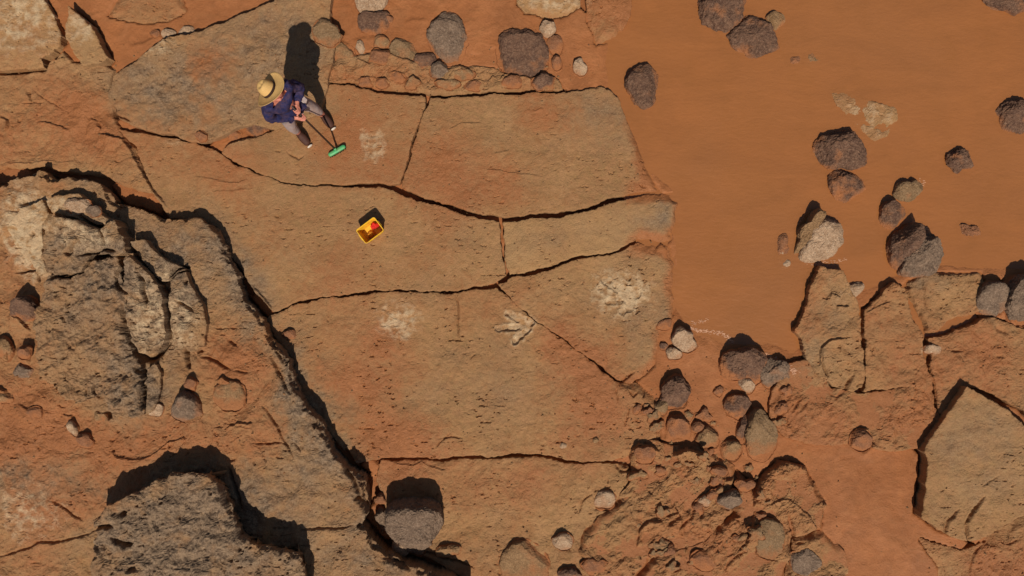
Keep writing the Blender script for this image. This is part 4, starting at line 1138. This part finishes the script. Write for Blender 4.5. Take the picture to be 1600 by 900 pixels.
# ------------------------------------------------------------------ loose grit, too small to count
def grit():
    rs = np.random.default_rng(5)
    base = np.array([(1, 0, 0), (-1, 0, 0), (0, 1, 0), (0, -1, 0), (0, 0, 1), (0, 0, -.6)], dtype=float)
    fc = np.array([(0, 2, 4), (2, 1, 4), (1, 3, 4), (3, 0, 4), (2, 0, 5), (1, 2, 5), (3, 1, 5), (0, 3, 5)])
    vs, ts, mk = [], [], []
    areas = [(1080, 790, 110, 90, 420), (1020, 640, 70, 60, 160), (700, 115, 160, 30, 260), (850, 640, 180, 100, 260), (900, 470, 140, 90, 200), (800, 250, 200, 80, 160), (600, 380, 170, 80, 160), (250, 640, 150, 60, 220), (560, 800, 40, 60, 160), (1480, 560, 90, 60, 160), (1540, 850, 70, 40, 120), (130, 200, 120, 60, 140), (760, 810, 120, 60, 200), (300, 130, 100, 60, 120), (440, 600, 40, 80, 160), (1230, 640, 40, 50, 140)]
    k = 0
    for px, py, sx, sy, n in areas:
        for _ in range(n):
            a, b = rs.normal(px, sx), rs.normal(py, sy)
            if not (-60 < a < 1660 and -40 < b < 940):
                continue
            x, y = P(a, b, ZS)
            z = zat(ZS, x, y)
            if z < .01:
                continue
            r = .005 + .013 * rs.random() ** 3
            v = base * r * rs.uniform(.6, 1.3, 3) + rs.normal(0, r * .15, (6, 3))
            c, s_ = math.cos(k), math.sin(k)
            v = np.stack([v[:, 0] * c - v[:, 1] * s_, v[:, 0] * s_ + v[:, 1] * c, v[:, 2]], -1)
            vs.append(v + (x, y, z + r * .25)); ts.append(fc + 6 * k)
            mk.append(np.tile([rs.random() * .9, 0, 0, 1], (6, 1)))
            k += 1
    me = mesh_np('grit', np.vstack(vs), None, False, M_B['t'], np.vstack(mk), np.vstack(ts))
    o = link('grit', me)
    tag(o, 'loose stone grit scattered over the rock', 'grit', kind='stuff')


grit()

# ------------------------------------------------------------------ yellow crate
def bm_obj(name, bm, mat, parent=None, loc=None, smooth=False):
    me = bpy.data.meshes.new(name)
    bm.to_mesh(me); bm.free()
    for p in me.polygons:
        p.use_smooth = smooth
    me.materials.append(mat)
    return link(name, me, parent, loc)


def rrect(hx, hy, r, z, n=5):
    out = []
    for cx, cy, a0 in ((hx - r, hy - r, 0), (-hx + r, hy - r, 90), (-hx + r, -hy + r, 180), (hx - r, -hy + r, 270)):
        for k in range(n):
            a = math.radians(a0 + 90 * k / (n - 1))
            out.append((cx + r * math.cos(a), cy + r * math.sin(a), z))
    return out


def loft(bm, loops, close_first=False, close_last=False):
    rows = [[bm.verts.new(p) for p in lp] for lp in loops]
    n = len(rows[0])
    for a, b in zip(rows[:-1], rows[1:]):
        for k in range(n):
            bm.faces.new((a[k], a[(k + 1) % n], b[(k + 1) % n], b[k]))
    if close_first: bm.faces.new(list(reversed(rows[0])))
    if close_last: bm.faces.new(rows[-1])
    bmesh.ops.recalc_face_normals(bm, faces=bm.faces)
    return rows


M_YEL = plain('yellow_plastic', srgb(236, 180, 30), .5, .06, 12, .4, 0, .45)
M_RED = plain('red_cloth', srgb(196, 44, 34), .8, .25, 60, .2, .004)
M_FLOOR_SHADE = plain('brown_floor_shade', srgb(204, 138, 44), .9, .3, 90, .1, .006)  # shade of the crate floor, put into a brown colour
cx, cy = pw(578, 360, .30)
cz = zat(ZS, cx, cy) + .004
crate = empty('plastic_crate', (cx, cy, cz))
crate.rotation_euler = (0, 0, math.radians(37))
tag(crate, 'yellow plastic crate standing open on the middle pavement slab', 'crate')
HX, HY, HZ = .150, .112, .205
bm = bmesh.new()
loft(bm, [rrect(HX * .84, HY * .82, .02, .0), rrect(HX * .97, HY * .965, .022, HZ - .012), rrect(HX * .97 - .005, HY * .965 - .005, .02, HZ - .012), rrect(HX * .84 - .005, HY * .82 - .005, .018, .007)], True, True)
bm_obj('tub', bm, M_YEL, crate)
bm = bmesh.new()
rows = loft(bm, [rrect(HX * .955, HY * .945, .022, HZ - .016), rrect(HX + .002, HY + .002, .026, HZ - .016), rrect(HX + .002, HY + .002, .026, HZ), rrect(HX * .955, HY * .945, .022, HZ)])
for k in range(len(rows[0])):
    n = len(rows[0])
    bm.faces.new((rows[3][k], rows[3][(k + 1) % n], rows[0][(k + 1) % n], rows[0][k]))
bmesh.ops.recalc_face_normals(bm, faces=bm.faces)
bm_obj('rim', bm, M_YEL, crate)
for sx in (-1, 1):
    bm = bmesh.new()
    bmesh.ops.create_cube(bm, size=1)
    bmesh.ops.scale(bm, vec=(.012, .09, .022), verts=bm.verts)
    bmesh.ops.bevel(bm, geom=bm.edges[:], offset=.004, segments=2, affect='EDGES')
    bm_obj('handle', bm, M_YEL, crate, (sx * (HX + .006), 0, HZ - .03))
for sy in (-1, 1):
    for u in (-.6, -.2, .2, .6):
        bm = bmesh.new()
        bmesh.ops.create_cube(bm, size=1)
        bmesh.ops.scale(bm, vec=(.008, .008, .15), verts=bm.verts)
        o = bm_obj('rib', bm, M_YEL, crate, (u * HX, sy * (HY * .90 + .001), .105))
        o.rotation_euler = (-sy * .11, 0, 0)


def crumple(name, rx, ry, h, seed, mat, loc, label, cat):
    me = stone_mesh(name, ell(rx, ry, .4, seed, .3), h, mat, seed, 40, 14, .7, 2, .22, 0, 0)
    for p in me.polygons:
        p.use_smooth = True
    o = link(name, me, None, loc)
    tag(o, label, cat)


c_, s_ = math.cos(math.radians(37)), math.sin(math.radians(37))
lx, ly = .070, .038
crumple('cloth', .058, .042, .12, 31, M_RED, (cx + lx * c_ - ly * s_, cy + lx * s_ + ly * c_, cz + .010), 'crumpled red cloth inside the yellow crate', 'cloth')
lx, ly = -.035, -.02
crumple('floor_shade', .055, .045, .05, 32, M_FLOOR_SHADE, (cx + lx * c_ - ly * s_, cy + lx * s_ + ly * c_, cz + .010), 'brown lump put in for the shaded floor of the yellow crate', 'floor_shade')  # brown lump stands in for the shaded part of the crate floor

# ------------------------------------------------------------------ person with hat, and broom
M_SKIN = plain('skin', srgb(190, 118, 96), .55, .10, 25, .35)
M_NAVY = plain('navy_shirt', srgb(36, 37, 70), .85, .3, 16, .15, .02, .18)
M_GREY = plain('grey_trousers', srgb(156, 138, 132), .85, .15, 25, .15, .01, .4)
M_STRAW = plain('straw', srgb(202, 160, 98), .75, .16, 140, .25, .003)
M_BAND = plain('dark_hat_band', srgb(52, 34, 26), .8, .2, 40, .2)
M_SHOE = plain('brown_shoe', srgb(70, 40, 28), .7, .2, 40, .3)
M_SOLE = plain('pale_sole', srgb(206, 190, 170), .7, .1, 40, .3)
M_GREEN = plain('green_plastic', srgb(70, 164, 100), .5, .12, 60, .4, 0, .4)
M_BRIS = plain('dark_bristles', srgb(24, 52, 34), .8, .3, 150, .2)
M_POLE = plain('dark_pole', srgb(52, 34, 26), .5, .15, 40, .4)


def skin_mesh(name, joints, edges, mat, root, sub=2):
    """joints: {key: (x, y, z, r) or (x, y, z, rx, ry)}; a continuous tapered surface grown round connected edges"""
    keys = list(joints)
    me = bpy.data.meshes.new(name + '_cage')
    me.from_pydata([joints[k][:3] for k in keys], [(keys.index(a), keys.index(b)) for a, b in edges], [])
    o = bpy.data.objects.new(name + '_cage', me)
    COL.objects.link(o)
    o.modifiers.new('skin', 'SKIN').use_smooth_shade = True
    if not me.skin_vertices:
        bpy.context.view_layer.objects.active = o
        bpy.ops.mesh.customdata_skin_add()
    sv = me.skin_vertices[0].data
    for i, k in enumerate(keys):
        j = joints[k]
        sv[i].radius = (j[3], j[4] if len(j) > 4 else j[3])
        sv[i].use_root = (k == root)
    ss = o.modifiers.new('sub', 'SUBSURF')
    ss.levels = sub; ss.render_levels = sub
    dg = bpy.context.evaluated_depsgraph_get()
    dg.update()
    nm = bpy.data.meshes.new_from_object(o.evaluated_get(dg), depsgraph=dg)
    nm.name = name
    bpy.data.objects.remove(o)
    nm.materials.clear()
    nm.materials.append(mat)
    for p in nm.polygons:
        p.use_smooth = True
    return nm


fwd = Vector((.72, -.69, 0)).normalized()
rgt = Vector((fwd.y, -fwd.x, 0))
up = Vector((0, 0, 1))
sx0, sy0 = -2.715, 2.215
Z0 = zat(ZS, -2.7, 2.1)
ORG = Vector((sx0, sy0, Z0))


def L(f, r, u):
    """a point in the person's own frame (forward, right, up), relative to the person's base"""
    return fwd * f + rgt * r + up * (u * .955)


def J(f, r, u, *rad):
    v = L(f, r, u)
    return (v.x, v.y, v.z, *rad)


def wl_(x, y, z):
    return Vector((x, y, z)) - ORG


aR = wl_(*pw(466, 207, .19), Z0 + .09); tR = wl_(*pw(484, 228, .12), Z0 + .035)
aL = wl_(*pw(504, 179, .19), Z0 + .09); tL = wl_(*pw(520, 200, .12), Z0 + .035)
broom_w = Vector((*pw(527, 236, .12), zat(ZS, *pw(527, 236, .1))))
hand_w = Vector((*pw(467, 177, 1.08), Z0 + .98))
pole_dir = (hand_w - (broom_w + Vector((0, 0, .05)))).normalized()
h1 = hand_w - ORG + pole_dir * .07
h2 = hand_w - ORG - pole_dir * .08
hipc = L(-.04, 0, .90)
j = {
    'pel': J(-.05, 0, .93, .12, .15), 'bel': J(-.03, 0, 1.08, .115, .14), 'che': J(-.03, 0, 1.27, .12, .165), 'neb': J(-.03, 0, 1.42, .075, .09), 'nec': J(-.015, 0, 1.48, .055), 'hea': J(.005, 0, 1.56, .085, .075), 'top': J(-.01, 0, 1.65, .088, .08), 'crn': J(-.02, 0, 1.71, .05),
    'nos': J(.105, 0, 1.575, .014),
    'shR': J(-.03, .165, 1.39, .062), 'elR': J(-.03, .265, 1.12, .045), 'shL': J(-.03, -.165, 1.39, .062), 'elL': J(-.02, -.265, 1.12, .045),
    'hiR': J(-.04, .10, .88, .095), 'hiL': J(-.04, -.10, .88, .095),
}
def put(k, v, *r):
    j[k] = (v.x, v.y, v.z, *r)


put('knR', L(-.0, .16, .48) * .5 + (aR + L(.02, .02, .40)) * .5, .06)
put('knL', L(-.0, -.16, .48) * .5 + (aL + L(.02, -.02, .40)) * .5, .06)
put('anR', aR, .04); put('anL', aL, .04)
put('toR', aR + (tR - aR) * .45, .022); put('toL', aL + (tL - aL) * .45, .022)
wrR = h2 + rgt * .065 - fwd * .05 + up * .015
wrL = h1 - rgt * .065 - fwd * .05 + up * .015
put('wrR', wrR, .026); put('wrL', wrL, .026)
e = [('pel', 'bel'), ('bel', 'che'), ('che', 'neb'), ('neb', 'nec'), ('nec', 'hea'), ('hea', 'top'), ('top', 'crn'), ('hea', 'nos'),
     ('neb', 'shR'), ('shR', 'elR'), ('elR', 'wrR'), ('neb', 'shL'), ('shL', 'elL'), ('elL', 'wrL'),
     ('pel', 'hiR'), ('hiR', 'knR'), ('knR', 'anR'), ('anR', 'toR'), ('pel', 'hiL'), ('hiL', 'knL'), ('knL', 'anL'), ('anL', 'toL')]
# hands: a palm and five fingers curled round the pole
for sfx, hc, side in (('R', h2, 1), ('L', h1, -1)):
    w = Vector(j['wr' + sfx][:3])
    palm = hc + rgt * side * .042 - fwd * .018
    put('pa' + sfx, palm, .030, .022)
    e.append(('wr' + sfx, 'pa' + sfx))
    for i, (off, ln) in enumerate(((.034, .9), (.012, 1.0), (-.011, .95), (-.032, .78))):
        b0 = palm + pole_dir * off + fwd * .016
        k1 = hc + pole_dir * off + fwd * .034 * ln + rgt * side * .012
        k2 = hc + pole_dir * off + fwd * .018 * ln - rgt * side * .026 * ln
        k3 = hc + pole_dir * off - fwd * .010 - rgt * side * .024 * ln
        for n_, v_ in (('a', b0), ('b', k1), ('c', k2), ('d', k3)):
            put(f'f{sfx}{i}{n_}', v_, .0088)
        e += [('pa' + sfx, f'f{sfx}{i}a'), (f'f{sfx}{i}a', f'f{sfx}{i}b'), (f'f{sfx}{i}b', f'f{sfx}{i}c'), (f'f{sfx}{i}c', f'f{sfx}{i}d')]
    t1 = palm + pole_dir * .03 - fwd * .025 - rgt * side * .01
    t2 = hc + pole_dir * .045 - fwd * .026 - rgt * side * .012
    put('th1' + sfx, t1, .0105); put('th2' + sfx, t2, .009)
    e += [('pa' + sfx, 'th1' + sfx), ('th1' + sfx, 'th2' + sfx)]
person = link('person', skin_mesh('person', j, e, M_SKIN, 'pel', 2), None, ORG)
tag(person, 'person in straw hat, navy shirt and dusty grey trousers standing with a broom', 'person')

# shirt: loose, long sleeves to the elbow and a little beyond
def lp(a, b, t):
    return tuple(a[i] + (b[i] - a[i]) * t for i in range(3))


sj = {'hem': J(-.04, 0, .80, .165, .20), 'wai': J(-.035, 0, .96, .15, .185), 'bel': J(-.03, 0, 1.10, .145, .18), 'che': J(-.03, 0, 1.28, .15, .195), 'neb': J(-.03, 0, 1.42, .105, .12), 'nec': J(-.02, 0, 1.475, .07),
      'shR': (*j['shR'][:3], .088), 'elR': (*j['elR'][:3], .078), 'cuR': (*lp(j['elR'], j['wrR'], .97), .044),
      'shL': (*j['shL'][:3], .088), 'elL': (*j['elL'][:3], .078), 'cuL': (*lp(j['elL'], j['wrL'], .97), .044)}
se = [('hem', 'wai'), ('wai', 'bel'), ('bel', 'che'), ('che', 'neb'), ('neb', 'nec'), ('neb', 'shR'), ('shR', 'elR'), ('elR', 'cuR'), ('neb', 'shL'), ('shL', 'elL'), ('elL', 'cuL')]
me = skin_mesh('shirt', sj, se, M_NAVY, 'bel', 3)
n_ = len(me.vertices)
co = np.empty(n_ * 3, dtype=F); me.vertices.foreach_get('co', co); co = co.reshape(-1, 3)
no = np.empty(n_ * 3, dtype=F); me.vertices.foreach_get('normal', no); no = no.reshape(-1, 3)
co += no * (perlin3(co * np.array([1, 1, .6]), .11, 3) * .024 + perlin3(co * np.array([1.6, 1.6, .5]), .055, 5) * .012)[:, None].astype(F)
me.vertices.foreach_set('co', co.ravel())
shirt = link('shirt', me, person)
shj = {'pel': J(-.045, 0, .92, .135, .165), 'hiR': J(-.04, .105, .85, .115), 'hiL': J(-.04, -.105, .85, .115),
       'kR': (*j['knR'][:3], .074), 'kL': (*j['knL'][:3], .074), 'lgR': (*lp(j['knR'], j['anR'], .72), .056), 'lgL': (*lp(j['knL'], j['anL'], .72), .056)}
trousers = link('trousers', skin_mesh('trousers', shj, [('pel', 'hiR'), ('hiR', 'kR'), ('kR', 'lgR'), ('pel', 'hiL'), ('hiL', 'kL'), ('kL', 'lgL')], M_GREY, 'pel', 2), person)
for a_, t_ in ((aR, tR), (aL, tL)):
    d_ = (t_ - a_); d_.z = 0; d_.normalize()
    kz = -a_.z
    base = Vector((a_.x, a_.y, 0))
    q1 = base - d_ * .045 + up * .05; q2 = base + d_ * .04 + up * .052; q3 = base + d_ * .13 + up * .042; q4 = base + d_ * .20 + up * .036; q0 = base - d_ * .01 + up * .14
    sm = skin_mesh('shoe', {'a': (*q1, .052), 'b': (*q2, .056), 'c': (*q3, .058, .046), 'd': (*q4, .048, .038), 'e': (*q0, .062)}, [('a', 'b'), ('b', 'c'), ('c', 'd'), ('b', 'e')], M_SHOE, 'b', 2)
    sh = link('shoe', sm, person)
    sm2 = skin_mesh('toe_cap', {'a': (*(q4 - up * .004), .050, .036), 'b': (*(q4 + d_ * .03 - up * .004), .046, .034)}, [('a', 'b')], M_SOLE, 'a', 2)
    link('toe_cap', sm2, sh)
    for kk, nm_ in ((-.16, 'strap'),):
        pass

# straw hat, tipped back
hat = empty('straw_hat')
hat.parent = person
hat_axis = (up * .78 + Vector((-.88, .47, 0)) * .63).normalized()
hat.location = L(-.03, .0, 1.665)
hat.rotation_mode = 'QUATERNION'
hat.rotation_quaternion = hat_axis.to_track_quat('Z', 'Y')


def lathe(name, prof, mat, parent, seg=64, wav=None):
    bm = bmesh.new()
    loops = []
    for r, z in prof:
        lp_ = []
        for k in range(seg):
            a = 2 * math.pi * k / seg
            zz = z + (wav(a, r) if wav else 0)
            rr = r * (1 + .04 * math.cos(2 * a))
            lp_.append((rr * math.cos(a), rr * math.sin(a), zz))
        loops.append(lp_)
    loft(bm, loops, False, True)
    return bm_obj(name, bm, mat, parent, None, True)


lathe('crown', [(.098, .0), (.095, .03), (.088, .075), (.080, .112), (.068, .134), (.050, .140), (.030, .130), (.010, .124)], M_STRAW, hat, 48, lambda a, r: -.012 * math.cos(a) ** 2 * (r < .085))
wv_ = lambda a, r: (r - .10) * .22 * math.sin(2 * a + .6) - (r - .1) * .05
bm = bmesh.new()
prof = [(.100, .004), (.13, .0), (.165, -.002), (.20, .004), (.214, .010), (.214, .014), (.20, .009), (.165, .003), (.13, .005), (.100, .009)]
loops = []
for r, z in prof:
    loops.append([(r * math.cos(2 * math.pi * k / 72), r * math.sin(2 * math.pi * k / 72), z + wv_(2 * math.pi * k / 72, r)) for k in range(72)])
loft(bm, loops)
bm_obj('brim', bm, M_STRAW, hat, None, True)
bm = bmesh.new()
loft(bm, [[(r * math.cos(2 * math.pi * k / 64) * (1 + .04 * math.cos(4 * math.pi * k / 64)), r * math.sin(2 * math.pi * k / 64) * (1 + .04 * math.cos(4 * math.pi * k / 64)), z) for k in range(64)] for r, z in ((.0985, .006), (.1015, .008), (.0990, .036), (.0950, .037))])
bm_obj('hat_band', bm, M_BAND, hat, None, True)

# broom
broom = empty('broom', broom_w)
tag(broom, 'long handled broom with a green head held by the standing person', 'broom')


def tube(bm, p0, p1, r0, r1, n=12):
    d = (p1 - p0).normalized()
    a = d.orthogonal().normalized(); b = d.cross(a)
    lo = []
    for p, r in ((p0, r0), (p1, r1)):
        lo.append([tuple(p + (a * math.cos(2 * math.pi * k / n) + b * math.sin(2 * math.pi * k / n)) * r) for k in range(n)])
    loft(bm, lo, True, True)


bm = bmesh.new()
tube(bm, Vector((0, 0, .055)), Vector((0, 0, .055)) + pole_dir * 1.30, .0125, .0125)
bm_obj('handle', bm, M_POLE, broom, None, True)
bd = Vector((.86, .50, 0)).normalized()
bn = Vector((-bd.y, bd.x, 0))
bm = bmesh.new()
lo = []
for t, s_ in ((-.128, .35), (-.12, .8), (-.10, 1), (.10, 1), (.12, .8), (.128, .35)):
    lo.append([tuple(bd * t + bn * (.030 * s_ * math.cos(a)) + up * (.052 + .020 * s_ * math.sin(a))) for a in [2 * math.pi * k / 14 for k in range(14)]])
loft(bm, lo, True, True)
bm_obj('brush_head', bm, M_GREEN, broom, None, True)
bm = bmesh.new()
tube(bm, Vector((0, 0, .05)), Vector((0, 0, .055)) + pole_dir * .07, .019, .015)
bm_obj('socket', bm, M_GREEN, broom, None, True)
bm = bmesh.new()
rs = random.Random(3)
for i in range(26):
    for k in range(5):
        p = bd * (-.118 + .236 * i / 25) + bn * (-.022 + .011 * k)
        q = p + bd * rs.uniform(-.012, .012) + bn * ((k - 2) * .006 + rs.uniform(-.006, .006))
        tube(bm, p + up * .045, q + up * .002, .0035, .0028, 5)
o = bm_obj('bristles', bm, M_BRIS, broom)
o['kind'] = 'stuff'
